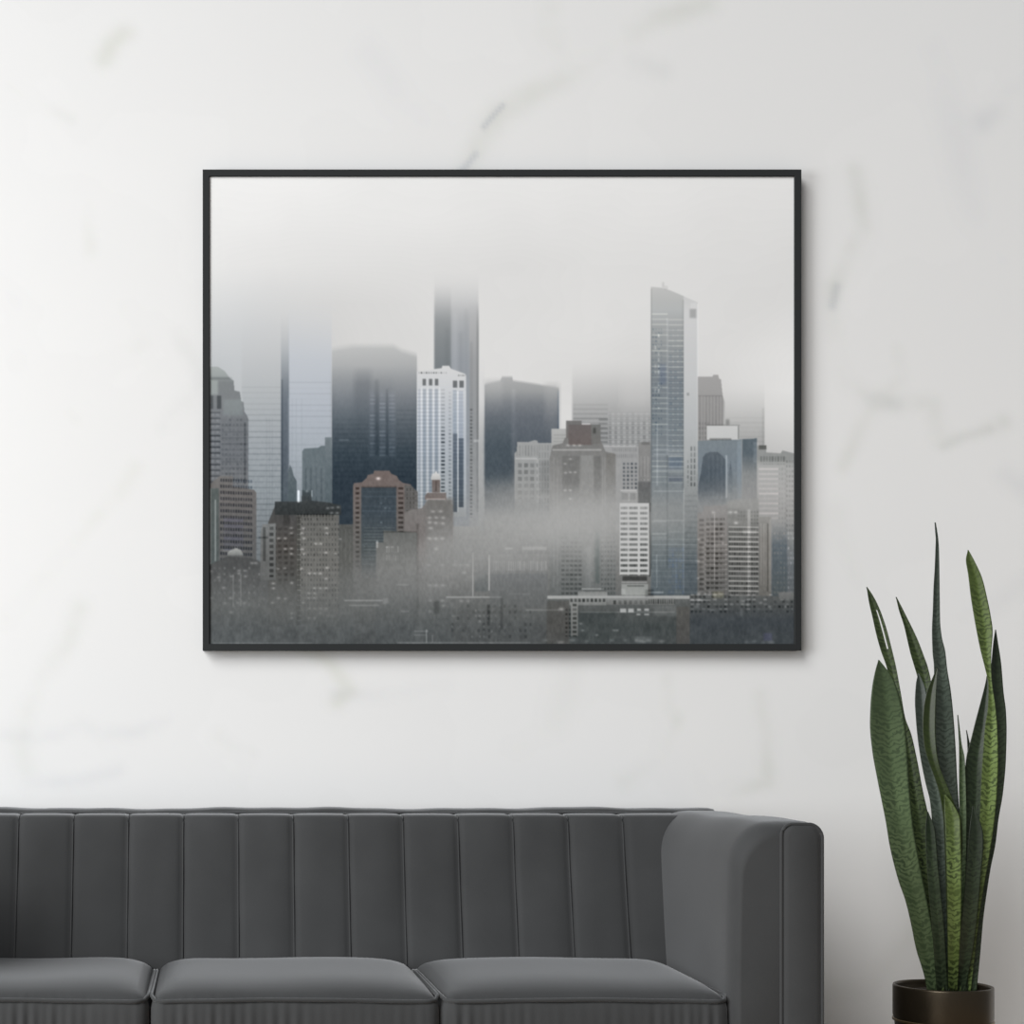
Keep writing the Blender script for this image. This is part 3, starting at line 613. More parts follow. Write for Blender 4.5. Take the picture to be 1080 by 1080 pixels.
# ---------------------------------------------------------------- the room
def vein_layer(h, w, x0, z1, step):
    """veins of the marble: listed by picture position on the wall plane, colour only"""
    X = x0 + np.arange(w) * step; Zc = z1 - np.arange(h) * step
    s = DIST / F
    PX = X[None, :] / s + VX + 0 * Zc[:, None]; PY = VY - (Zc[:, None] - CAMZ) / s + 0 * X[None, :]
    wx = (fbm2(h, w, 60, 301, 4) - .5) * 46; wy = (fbm2(h, w, 60, 302, 4) - .5) * 46
    QX = PX + wx * .5; QY = PY + wy * .5
    out = np.zeros((h, w)); warm = np.zeros((h, w))
    patch = fbm2(h, w, 26, 303, 4)
    segs = [  # polyline, width, strength, warmth
        ([(745, 0), (690, 20), (645, 50), (600, 85), (560, 100), (525, 122), (505, 150), (492, 178)], 13, .55, .7),
        ([(530, 112), (519, 124), (510, 135)], 3, 1.1, 0), ([(502, 163), (491, 177), (480, 186)], 3.5, 1.0, 0),
        ([(300, 672), (345, 700), (365, 730), (352, 745)], 9, .5, .9), ([(350, 735), (420, 735), (470, 722)], 8, .3, .2),
        ([(232, 780), (243, 792), (262, 800)], 8, .5, .6), ([(262, 800), (250, 835), (244, 852)], 8, .25, .5),
        ([(135, 35), (122, 48), (115, 62)], 11, .6, .8), ([(15, 90), (45, 108), (78, 126)], 8, .5, .6),
        ([(95, 200), (92, 230), (95, 262)], 9, .3, .8), ([(140, 318), (150, 352), (128, 372), (104, 388)], 10, .45, .7),
        ([(165, 330), (188, 350), (200, 375), (212, 400), (190, 430), (176, 450)], 11, .5, .4), ([(144, 495), (125, 525), (92, 555), (75, 575), (40, 620), (14, 650)], 10, .5, .9),
        ([(88, 645), (75, 680), (50, 715), (32, 750), (22, 780), (28, 810)], 11, .55, .7), ([(0, 775), (40, 780), (88, 765), (110, 778), (150, 775), (185, 760)], 8, .5, .1),
        ([(48, 480), (25, 505), (0, 530)], 9, .4, .6), ([(30, 828), (85, 822), (125, 812)], 8, .35, .1), ([(72, 435), (78, 445)], 8, .4, .9),
        ([(905, 180), (912, 240), (895, 265), (880, 300), (878, 320), (885, 365), (895, 400), (930, 425), (948, 427), (985, 425), (990, 465), (1020, 462), (1055, 445)], 10, .6, .6),
        ([(883, 302), (878, 322)], 5, .9, .1), ([(915, 420), (948, 428)], 8, .6, .2), ([(950, 365), (955, 395), (925, 425), (905, 455), (890, 490)], 9, .35, .7),
        ([(995, 470), (1015, 460), (1040, 452)], 6, .5, .5), ([(1055, 500), (1080, 515)], 12, .35, .1), ([(1080, 80), (1060, 110), (1040, 128)], 12, .45, .1),
        ([(700, 715), (702, 745), (712, 760)], 8, .45, .7), ([(712, 760), (700, 800), (660, 825)], 10, .3, .7), ([(735, 820), (745, 838), (765, 832)], 9, .55, .7),
        ([(800, 735), (808, 770), (808, 805), (806, 825), (775, 835)], 8, .45, .7), ([(610, 60), (560, 30), (575, 10)], 16, .4, .8), ([(640, 60), (700, 75)], 12, .3, .3),
        ([(880, 545), (905, 610), (935, 650)], 14, .2, .6), ([(1080, 610), (1050, 640), (1020, 655)], 12, .25, .2), ([(600, 700), (580, 770), (545, 790)], 16, .2, .6),
        ([(385, 55), (420, 100), (450, 125)], 20, .18, 0), ([(0, 300), (30, 330), (20, 380)], 14, .15, .2), ([(990, 60), (1030, 210), (1060, 260)], 18, .22, 0),
    ]
    rs = np.random.RandomState(8)
    for k in range(26):     # the rest of the wall, beyond the frame
        a = rs.uniform(-1500, 2600); b = rs.uniform(-700, 1300)
        if -60 < a < 1130 and -60 < b < 900: continue
        d = rs.uniform(-.6, .6) + 2.2; L = rs.uniform(90, 260)
        segs.append(([(a, b), (a + math.cos(d) * L * .5, b + math.sin(d) * L * .5), (a + math.cos(d + .4) * L, b + math.sin(d + .4) * L)], rs.uniform(8, 16), rs.uniform(.25, .6), rs.rand()))
    for pts, wd, st, wm in segs:
        best = np.full((h, w), 1e9)
        wq = .25 if wd < 6 else 1
        for (ax, ay), (bx, by) in zip(pts[:-1], pts[1:]):
            dx, dy = bx - ax, by - ay; L2 = dx * dx + dy * dy
            qx = PX + (QX - PX) * wq; qy = PY + (QY - PY) * wq
            t = np.clip(((qx - ax) * dx + (qy - ay) * dy) / L2, 0, 1)
            best = np.minimum(best, np.hypot(qx - ax - t * dx, qy - ay - t * dy))
        m = np.exp(-(best / wd) ** 2) * st
        if wd > 6: m = m * np.clip((patch - .32) * 3.2, .1, 1.5)
        out += m; warm += m * wm
    return out, warm


def build_wall():
    step = .0075; x0, x1, z0, z1 = -2.4, 3.6, 0.0, 3.0
    wn = int(round((x1 - x0) / step)) + 1; hn = int(round((z1 - z0) / step)) + 1
    out, warm = vein_layer(hn, wn, x0, z1, step)
    cloud = fbm2(hn, wn, 90, 401, 4) - .5
    c = np.ones((hn, wn, 4)); base = np.array([235, 235, 235]) / 255.0
    for k, (a, b) in enumerate(((15, 6), (14, 6), (11, 17))):
        c[:, :, k] = base[k] - (out * a * 1.25 + (b - 9) * warm * 1.1) / 255 + cloud * 5 / 255
    X = x0 + np.arange(wn) * step; Zc = z1 - np.arange(hn) * step
    co = np.zeros((hn, wn, 3)); co[:, :, 0] = X[None]; co[:, :, 2] = Zc[:, None]
    me = grid_mesh(co, c)
    return me


def grid_mesh(co, c):
    h, w_ = co.shape[:2]; nv = h * w_
    me = bpy.data.meshes.new('m'); me.vertices.add(nv); me.vertices.foreach_set('co', co.reshape(-1).astype(np.float32))
    i = np.arange(h - 1)[:, None] * w_ + np.arange(w_ - 1)[None, :]
    q = np.stack([i, i + w_, i + w_ + 1, i + 1], axis=-1).reshape(-1).astype(np.int32)
    nf = (h - 1) * (w_ - 1)
    me.loops.add(nf * 4); me.loops.foreach_set('vertex_index', q)
    me.polygons.add(nf); me.polygons.foreach_set('loop_start', np.arange(nf, dtype=np.int32) * 4)
    try: me.polygons.foreach_set('loop_total', np.full(nf, 4, dtype=np.int32))
    except Exception: pass
    me.update(calc_edges=True)
    at = me.color_attributes.new('pattern', 'BYTE_COLOR', 'POINT')
    cc = np.clip(c, 0, 1); cl = np.where(cc <= .04045, cc / 12.92, ((cc + .055) / 1.055) ** 2.4); cl[..., 3] = 1
    at.data.foreach_set('color', cl.reshape(-1).astype(np.float32))
    me.update(); return me


wall_m = mat('marble_wall', rough=.55, spec=.25)
b_ = wall_m.node_tree.nodes['Principled BSDF']
a_ = nd(wall_m, 'ShaderNodeVertexColor', layer_name='pattern')
n_ = nd(wall_m, 'ShaderNodeTexNoise'); n_.inputs['Scale'].default_value = 9; n_.inputs['Detail'].default_value = 6
r_ = nd(wall_m, 'ShaderNodeMapRange'); r_.inputs['To Min'].default_value = .985; r_.inputs['To Max'].default_value = 1.015
x_ = nd(wall_m, 'ShaderNodeVectorMath', operation='SCALE')
lk(wall_m, n_.outputs['Fac'], r_.inputs['Value']); lk(wall_m, a_.outputs['Color'], x_.inputs[0]); lk(wall_m, r_.outputs['Result'], x_.inputs['Scale'])
lk(wall_m, x_.outputs['Vector'], b_.inputs['Base Color'])

o = link('wall_back', build_wall(), wall_m, smooth=False); o['kind'] = 'structure'
core_m = mat('wall_core', rgb(228, 228, 228), .8)
o = link('wall_back_core', box(-2.4, 3.6, .002, .12, 0, 3.0), core_m, smooth=False); o.name = 'wall_back_backing'; o['kind'] = 'structure'
floor_m = mat('floor_oak', rgb(176, 160, 140), .45)
bb = floor_m.node_tree.nodes['Principled BSDF']
tc = nd(floor_m, 'ShaderNodeTexCoord'); br = nd(floor_m, 'ShaderNodeTexBrick')
br.inputs['Color1'].default_value = rgb(178, 160, 138); br.inputs['Color2'].default_value = rgb(164, 146, 124); br.inputs['Mortar'].default_value = rgb(96, 84, 70)
br.inputs['Scale'].default_value = 1.0; br.inputs['Brick Width'].default_value = 1.2; br.inputs['Row Height'].default_value = .14; br.inputs['Mortar Size'].default_value = .002
lk(floor_m, tc.outputs['Object'], br.inputs['Vector']); lk(floor_m, br.outputs['Color'], bb.inputs['Base Color'])
o = link('floor', box(-2.4, 3.6, -4.6, .12, -.06, 0), floor_m, smooth=False); o['kind'] = 'structure'
o = link('baseboard_back', box(-2.4, 3.6, -.016, 0, 0, .09, .003), mat('baseboard_white', rgb(226, 226, 224), .4), smooth=False); o['kind'] = 'structure'


# ---------------------------------------------------------------- the framed print
PD = .033                                   # the frame stands this far off the wall
ZF = DIST - PD
a0 = P(214.3, 179.3, ZF); a1 = P(844.7, 685.7, ZF)
fx0, fx1, fz1, fz0 = a0.x, a1.x, a0.z, a1.z
fw = 6.6 * ZF / F
pbase = Vector(((fx0 + fx1) / 2, 0, fz0))
pic = empty('framed_print', pbase, 'wide black-framed canvas print of foggy grey skyscrapers hanging on the marble wall above the sofa', 'picture')
frame_m = mat('frame_charcoal', rgb(44, 46, 47), .6, spec=.2)
# one mitred frame: outer and inner rectangles at front and back
def frame_mesh():
    d0, d1 = -.001, -PD; e = .0012
    o_ = [(fx0, fz0), (fx1, fz0), (fx1, fz1), (fx0, fz1)]
    i_ = [(fx0 + fw, fz0 + fw), (fx1 - fw, fz0 + fw), (fx1 - fw, fz1 - fw), (fx0 + fw, fz1 - fw)]
    def off(q, s):
        cx, cz = (fx0 + fx1) / 2, (fz0 + fz1) / 2
        return [(x + math.copysign(s, x - cx), z + math.copysign(s, z - cz)) for x, z in q]
    rings = [(o_, d0), (o_, d1 + e), (off(o_, -e), d1), (off(i_, e), d1), (i_, d1 + e), (i_, d0)]
    V = [(x, d, z) for q, d in rings for x, z in q]; n = len(rings)
    Fc = [(a * 4 + k, a * 4 + (k + 1) % 4, ((a + 1) % n) * 4 + (k + 1) % 4, ((a + 1) % n) * 4 + k) for a in range(n) for k in range(4)]
    return fix(mesh(V, Fc))
o = link('frame', frame_mesh(), frame_m, pic, smooth=False); rebase(o, pbase); o['label'] = 'narrow charcoal black frame'

S = 2.0
arr = paint_print(S, 221, 186, 838, 679.5)
hh, ww = arr.shape[:2]
GAIN = 1.0
ix0, ix1, iz0, iz1 = fx0 + fw, fx1 - fw, fz0 + fw, fz1 - fw
co = np.zeros((hh, ww, 3)); co[:, :, 0] = np.linspace(ix0, ix1, ww)[None]; co[:, :, 2] = np.linspace(iz1, iz0, hh)[:, None]; co[:, :, 1] = -PD + .005
co -= np.array(pbase)
cc = np.ones((hh, ww, 4)); cc[:, :, :3] = arr
print_m = mat('matte_canvas', rough=.9, spec=.08)
b_ = print_m.node_tree.nodes['Principled BSDF']
a_ = nd(print_m, 'ShaderNodeVertexColor', layer_name='pattern'); x_ = nd(print_m, 'ShaderNodeVectorMath', operation='SCALE'); x_.inputs['Scale'].default_value = 1.06
lk(print_m, a_.outputs['Color'], x_.inputs[0]); lk(print_m, x_.outputs['Vector'], b_.inputs['Base Color'])
o = link('canvas', grid_mesh(co, cc), print_m, pic, smooth=False); o['label'] = 'printed canvas with city towers fading into white fog'
o = link('backing_board', box(ix0, ix1, -PD + .006, -.004, iz0, iz1), mat('board', rgb(200, 195, 185), .9), pic, smooth=False); rebase(o, pbase)


# ---------------------------------------------------------------- the sofa
sofa_m = mat('charcoal_velvet', rgb(62, 63, 64), .75, spec=.18, sheen=.38, sheen_r=.4)
b_ = sofa_m.node_tree.nodes['Principled BSDF']
b_.inputs['Sheen Tint'].default_value = (.95, .97, 1, 1)
tc = nd(sofa_m, 'ShaderNodeTexCoord'); n1 = nd(sofa_m, 'ShaderNodeTexNoise'); n1.inputs['Scale'].default_value = 7; n1.inputs['Detail'].default_value = 5
mr = nd(sofa_m, 'ShaderNodeMapRange'); mr.inputs['To Min'].default_value = .8; mr.inputs['To Max'].default_value = 1.22
vm = nd(sofa_m, 'ShaderNodeVectorMath', operation='SCALE'); vm.inputs[0].default_value = rgb(62, 63, 64)[:3]
lk(sofa_m, tc.outputs['Object'], n1.inputs['Vector']); lk(sofa_m, n1.outputs['Fac'], mr.inputs['Value']); lk(sofa_m, mr.outputs['Result'], vm.inputs['Scale']); lk(sofa_m, vm.outputs['Vector'], b_.inputs['Base Color'])
n2 = nd(sofa_m, 'ShaderNodeTexNoise'); n2.inputs['Scale'].default_value = 420; n2.inputs['Detail'].default_value = 2
bp = nd(sofa_m, 'ShaderNodeBump'); bp.inputs['Strength'].default_value = .12; bp.inputs['Distance'].default_value = .002
lk(sofa_m, tc.outputs['Object'], n2.inputs['Vector']); lk(sofa_m, n2.outputs['Fac'], bp.inputs['Height']); lk(sofa_m, bp.outputs['Normal'], b_.inputs['Normal'])

SX = .163; IN = .827; OUT = .997           # centre, inner and outer half width
base = Vector((SX, -.45, 0))
sofa = empty('sofa', base, 'long charcoal velvet sofa with vertical channel-tufted back, standing against the marble wall', 'sofa')
def part(name, me, m=None, parent=None, label=None, smooth=True):
    o = link(name, me, m or sofa_m, parent or sofa, smooth); rebase(o, base)
    if label: o['label'] = label
    return o

def hump(t): return max(0.0, 1 - abs(2 * t - 1) ** 2.6)

# back frame: a slim upholstered board with a faintly wavy top
rows = []
xs_ = np.linspace(SX - OUT + .02, SX + OUT - .02, 140)
for x in xs_:
    wob = .0022 * math.sin(x * 9.1) + .0016 * math.sin(x * 23 + 1) + .001 * math.sin(x * 51)
    zt = .8065 + wob * .7; ring = []
    for (y, z) in ((-.055, .16), (-.055, .45), (-.055, zt - .014), (-.058, zt - .005), (-.066, zt), (-.10, zt + .0005), (-.145, zt - .001), (-.158, zt - .006), (-.163, zt - .016), (-.163, .5), (-.163, .16)):
        ring.append((x, y, z))
    rows.append(ring)
part('back_frame', loft(rows))

# channel pad: seams measured along the top edge
pitch = .1208; first = .0646
seams = [first + pitch * k for k in range(-7, 9)]
seams = [s for s in seams if SX - IN - .02 < s < SX + IN - .05]
seams = [SX - IN - .09] + [s for s in seams] + [SX + IN + .09]
prof = [  # (y, z, how much of the channel swell)
    (-.165, .788, .1), (-.172, .794, .25), (-.185, .7965, .5), (-.210, .7960, .7), (-.231, .7945, .85), (-.242, .790, 1), (-.247, .779, 1), (-.252, .762, 1),
    (-.257, .74, 1), (-.264, .70, 1), (-.275, .65, 1), (-.288, .60, 1), (-.301, .55, 1), (-.314, .50, 1), (-.326, .45, 1), (-.335, .40, 1), (-.338, .36, .6)]
rows = []; NS = 14
for a, b in zip(seams[:-1], seams[1:]):
    for k in range(NS if b != seams[-1] else NS + 1):
        t = k / NS; x = a + (b - a) * t; hgt = hump(t); ring = []
        for i, (y, z, s) in enumerate(prof):
            n_y = -.0055 if i > 3 else 0; n_z = .0012 if i < 7 else 0
            dip = math.exp(-((min(t, 1 - t) * (b - a)) / .0045) ** 2)
            fine = .0012 * math.sin(x * 61 + z * 17) * math.sin(z * 24 + a * 30)
            ring.append((x, y + n_y * hgt * s + dip * .003 * s + fine, z + n_z * hgt - dip * .002 * (1 if i < 7 else 0)))
        ring += [(x, -.30, .33), (x, -.165, .33)]
        rows.append(ring)
part('back_cushion', loft(rows), label='channel-tufted backrest pad')
for s in seams[1:-1]:
    pts = [(s, y + .0015 - .001, z - .001) for y, z, _ in prof[3:]]
    me = tube(pts, .0016, 6); part('seam', me)
# welt between board and pad
part('piping', tube([(x, -.166, .7965 + .0016 * math.sin(x * 17)) for x in np.linspace(SX - IN - .05, SX + IN + .05, 90)], .0032, 8))


# arms: a rounded block whose inner face swells below the top, lofted from the back to its rounded front
def arm(side):
    def sec(y, inset, zl=.14):
        """ring in x-z, inset shrinks it evenly"""
        i_, o_, top = IN + .0, OUT, .802
        pts = []
        xo = o_ - inset; zt = top - inset * .9 - (0.0)
        # outer face up
        for z in (zl + .0, .3, .5, .68): pts.append((xo, z))
        ro = .027
        for k in range(7):
            a = k / 6 * math.pi / 2; pts.append((xo - ro + ro * math.cos(a), zt - ro + ro * math.sin(a)))
        # top, rolling into the inner face with a wide radius
        ri = .078; xi = i_ + inset * .55
        for k in range(4): pts.append((xo - ro - (xo - ro - (xi + ri)) * (k + 1) / 5, zt + .001))
        for k in range(13):
            a = math.pi / 2 + k / 12 * math.pi / 2
            pts.append((xi + ri + ri * math.cos(a), zt - ri * 1.15 + ri * 1.15 * math.sin(a)))
        for z in (.66, .6, .54, .48, .42, .34, .24, zl): pts.append((xi - .004 * math.sin((.71 - z) / .57 * math.pi), z))
        return [(SX + side * x, y, z + (.0015 * math.sin(y * 19) if z > .6 else 0)) for x, z in pts]
    secs = [sec(y, 0) for y in np.linspace(-.056, -.735, 24)]
    secs.insert(0, sec(-.052, .006))
    r = .055
    for k in range(1, 9):
        a = k / 8 * math.pi / 2; secs.append(sec(-.735 - r * math.sin(a), r * (1 - math.cos(a)) * .55))
    return loft(secs)

def arm_front(side):
    """piped front panel of the arm"""
    xi, xo, zt, zb = .914, OUT - .006, .797, .15; yy = -.790
    pts = []
    for z in np.linspace(zb, zt - .027, 14): pts.append((xo, z))
    for k in range(1, 8): a = k / 8 * math.pi / 2; pts.append((xo - .027 + .027 * math.cos(a), zt - .027 + .027 * math.sin(a)))
    for k in range(0, 8): a = math.pi / 2 + k / 8 * math.pi / 2; pts.append((xi + .022 + .022 * math.cos(a), zt - .022 + .022 * math.sin(a)))
    for z in np.linspace(zt - .022, zb, 14): pts.append((xi, z))
    c = [(SX + side * x, yy, z) for x, z in pts]
    n = len(c); V = list(c); mid = Vector((SX + side * (xi + xo) / 2, yy - .008, .5))
    inner = [(p[0] + (mid.x - p[0]) * .35, yy - .007, p[2] + (zt - .06 - p[2]) * (.12 if p[2] > .6 else 0)) for p in c]
    V += inner; back = [(p[0], yy + .055, p[2]) for p in c]; V += back
    Fc = [(k, k + 1, n + k + 1, n + k) for k in range(n - 1)] + [(2 * n + k, 2 * n + k + 1, k + 1, k) for k in range(n - 1)]
    Fc += [tuple(n + k for k in range(n))]
    return fix(mesh(V, Fc)), c

for side in (1, -1):
    ar_o = part('arm', arm(side))
    me, c = arm_front(side)
    fp = part('front_panel', me, parent=ar_o)
    part('piping', tube([(p[0], p[1] - .001, p[2]) for p in c], .0032, 8), parent=ar_o)

# seat cushions
cx = [SX - IN + .002, -.112, .440, SX + IN - .002]
for k in range(3):
    x0c, x1c = cx[k] + .002, cx[k + 1] - .002
    zt, zb, yf, yb = .468, .285, -.772, -.30
    def shape(v, x0c=x0c, x1c=x1c, k=k):
        u = (v.x - x0c) / (x1c - x0c); t = (v.y - yb) / (yf - yb); q = (v.z - zb) / (zt - zb)
        e = (1 - abs(2 * u - 1) ** 9) * (1 - abs(2 * t - 1) ** 5)
        if q > .5:
            v.z += .022 * e * (q - .5) * 2 + .012 * (1 - t) * (1 - abs(2 * u - 1) ** 9)
            v.z += .0018 * math.sin(u * 9 + k * 2) * e
        if t > .9:        # gathered fabric under the front welt
            g = math.exp(-((q - .62) / .3) ** 2)
            s = math.sin(v.x * 190 + 2.2 * math.sin(v.x * 37 + k)) * .5 + math.sin(v.x * 313 + 1.7 * math.sin(v.x * 21)) * .5
            v.y -= .006 * (1 - abs(2 * q - 1) ** 2) + .0022 * s * g * (.6 + .4 * math.sin(v.x * 13 + k))
        return v
    cu = part('seat_cushion', soft_box(x0c, x1c, yf, yb, zb, zt, .022, nx=150, ny=22, nz=12, k=4, fn=shape))
    # welt round the top edge: front and sides
    zz = zt - .006
    pts = [(x0c + .001, y, zz + .006) for y in np.linspace(yb - .06, yf + .03, 12)] + [(x0c + .008, yf + .006, zz)] + \
          [(x, yf - .001 - .001 * math.sin(x * 40), zz + .0018 * math.sin(x * 11)) for x in np.linspace(x0c + .024, x1c - .024, 50)] + [(x1c - .008, yf + .006, zz)] + \
          [(x1c - .001, y, zz + .006) for y in np.linspace(yf + .03, yb - .06, 12)]
    part('piping', tube(pts, .0038, 8), parent=cu)

# base rail and feet
part('base_frame', soft_box(SX - OUT + .02, SX + OUT - .02, -.765, -.07, .13, .283, .012, nx=30, ny=10, nz=4, k=3))
leg_m = mat('sofa_leg_black', rgb(28, 27, 26), .35)
for lx in (SX - OUT + .1, SX + OUT - .1):
    for ly in (-.70, -.14):
        part('leg', fix(loft([[(lx + r * math.cos(a), ly + r * math.sin(a), z) for a in np.linspace(0, 2 * math.pi, 17)[:-1]] for r, z in ((.014, 0), (.016, .004), (.024, .128), (.024, .134))])), leg_m)


# ---------------------------------------------------------------- snake plant in its pot
PZ = 3.60
pb = P(994.5, 800, PZ); pb.z = 0
plant = empty('potted_snake_plant', pb, 'green snake plant with sword leaves in a dark bronze pot beside the sofa', 'plant')

def leaf_mat(name, base, dark, light, sc=1.0, amt=.75):
    m = mat(name, base, .42, spec=.4)
    b = m.node_tree.nodes['Principled BSDF']
    uv = nd(m, 'ShaderNodeUVMap', uv_map='UVMap'); sp = nd(m, 'ShaderNodeSeparateXYZ'); lk(m, uv.outputs['UV'], sp.inputs[0])
    # chevron: bands bend away from the midrib
    ab = nd(m, 'ShaderNodeMath', operation='ABSOLUTE'); lk(m, sp.outputs['X'], ab.inputs[0])
    ns = nd(m, 'ShaderNodeTexNoise'); ns.inputs['Scale'].default_value = 38 * sc; ns.inputs['Detail'].default_value = 4
    mp = nd(m, 'ShaderNodeMapping'); mp.inputs['Scale'].default_value = (1.6, 1.6, 1); lk(m, uv.outputs['UV'], mp.inputs['Vector']); lk(m, mp.outputs['Vector'], ns.inputs['Vector'])
    a1 = nd(m, 'ShaderNodeMath', operation='MULTIPLY_ADD'); lk(m, ab.outputs[0], a1.inputs[0]); a1.inputs[1].default_value = -.5; lk(m, sp.outputs['Y'], a1.inputs[2])
    a2 = nd(m, 'ShaderNodeMath', operation='MULTIPLY_ADD'); lk(m, ns.outputs['Fac'], a2.inputs[0]); a2.inputs[1].default_value = .034; lk(m, a1.outputs[0], a2.inputs[2])
    a3 = nd(m, 'ShaderNodeMath', operation='MULTIPLY'); lk(m, a2.outputs[0], a3.inputs[0]); a3.inputs[1].default_value = 2 * math.pi / (.0115 / sc)
    sn = nd(m, 'ShaderNodeMath', operation='SINE'); lk(m, a3.outputs[0], sn.inputs[0])
    n2 = nd(m, 'ShaderNodeTexNoise'); n2.inputs['Scale'].default_value = 60; n2.inputs['Detail'].default_value = 3; lk(m, uv.outputs['UV'], n2.inputs['Vector'])
    ad = nd(m, 'ShaderNodeMath', operation='MULTIPLY_ADD'); lk(m, n2.outputs['Fac'], ad.inputs[0]); ad.inputs[1].default_value = 3.0; lk(m, sn.outputs[0], ad.inputs[2])
    mr = nd(m, 'ShaderNodeMapRange'); lk(m, ad.outputs[0], mr.inputs['Value']); mr.inputs['From Min'].default_value = 1.2; mr.inputs['From Max'].default_value = 2.3
    mr.inputs['To Max'].default_value = amt
    mx = nd(m, 'ShaderNodeMix', data_type='RGBA'); lk(m, mr.outputs['Result'], mx.inputs['Factor']); mx.inputs['A'].default_value = light; mx.inputs['B'].default_value = dark
    # broad blotches between two greens
    n3 = nd(m, 'ShaderNodeTexNoise'); n3.inputs['Scale'].default_value = 12; lk(m, uv.outputs['UV'], n3.inputs['Vector'])
    m3 = nd(m, 'ShaderNodeMapRange'); lk(m, n3.outputs['Fac'], m3.inputs['Value']); m3.inputs['From Min'].default_value = .35; m3.inputs['From Max'].default_value = .65; m3.inputs['To Max'].default_value = .6
    mx2 = nd(m, 'ShaderNodeMix', data_type='RGBA'); lk(m, m3.outputs['Result'], mx2.inputs['Factor']); lk(m, mx.outputs['Result'], mx2.inputs['A']); mx2.inputs['B'].default_value = base
    # dark margin
    at = nd(m, 'ShaderNodeVertexColor', layer_name='rim'); mx3 = nd(m, 'ShaderNodeMix', data_type='RGBA')
    lk(m, at.outputs['Color'], mx3.inputs['Factor']); lk(m, mx2.outputs['Result'], mx3.inputs['A']); mx3.inputs['B'].default_value = rgb(34, 42, 26)
    tp = nd(m, 'ShaderNodeVertexColor', layer_name='tip'); mx4 = nd(m, 'ShaderNodeMix', data_type='RGBA')
    lk(m, tp.outputs['Color'], mx4.inputs['Factor']); lk(m, mx3.outputs['Result'], mx4.inputs['A']); mx4.inputs['B'].default_value = tuple(c * .45 for c in base[:3]) + (1,)
    lk(m, mx4.outputs['Result'], b.inputs['Base Color'])
    return m

LM = {
    'moss': leaf_mat('leaf_moss', rgb(62, 76, 46), rgb(26, 36, 20), rgb(88, 104, 64), 1.0, .9),
    'sage': leaf_mat('leaf_sage', rgb(80, 98, 68), rgb(42, 58, 38), rgb(98, 116, 82)),
    'deep': leaf_mat('leaf_deep', rgb(50, 63, 46), rgb(28, 38, 26), rgb(66, 80, 58)),
    'grey': leaf_mat('leaf_grey', rgb(68, 78, 70), rgb(40, 50, 42), rgb(84, 96, 86), 1.0, .75),
    'olive': leaf_mat('leaf_olive', rgb(44, 56, 26), rgb(32, 42, 20), rgb(54, 68, 30), 1.0, .6),
    'bright': leaf_mat('leaf_bright', rgb(92, 110, 54), rgb(36, 50, 24), rgb(118, 138, 80), 1.0, .85),
}

def interp(tab, y):
    """smooth (monotone cubic) interpolation over sorted (y, x)"""
    ys_ = [t[0] for t in tab]; vs_ = [t[1] for t in tab]; n = len(ys_)
    if y <= ys_[0]: return vs_[0]
    if y >= ys_[-1]: return vs_[-1]
    i = max(j for j in range(n - 1) if ys_[j] <= y)
    h = [ys_[j + 1] - ys_[j] for j in range(n - 1)]; d = [(vs_[j + 1] - vs_[j]) / h[j] for j in range(n - 1)]
    def tan(j):
        if j == 0: return d[0]
        if j == n - 1: return d[-1]
        if d[j - 1] * d[j] <= 0: return (d[j - 1] + d[j]) / 2 * .5
        return 2 * d[j - 1] * d[j] / (d[j - 1] + d[j])
    t = (y - ys_[i]) / h[i]; a, b = tan(i) * h[i], tan(i + 1) * h[i]
    return (2 * t ** 3 - 3 * t * t + 1) * vs_[i] + (t ** 3 - 2 * t * t + t) * a + (-2 * t ** 3 + 3 * t * t) * vs_[i + 1] + (t ** 3 - t * t) * b

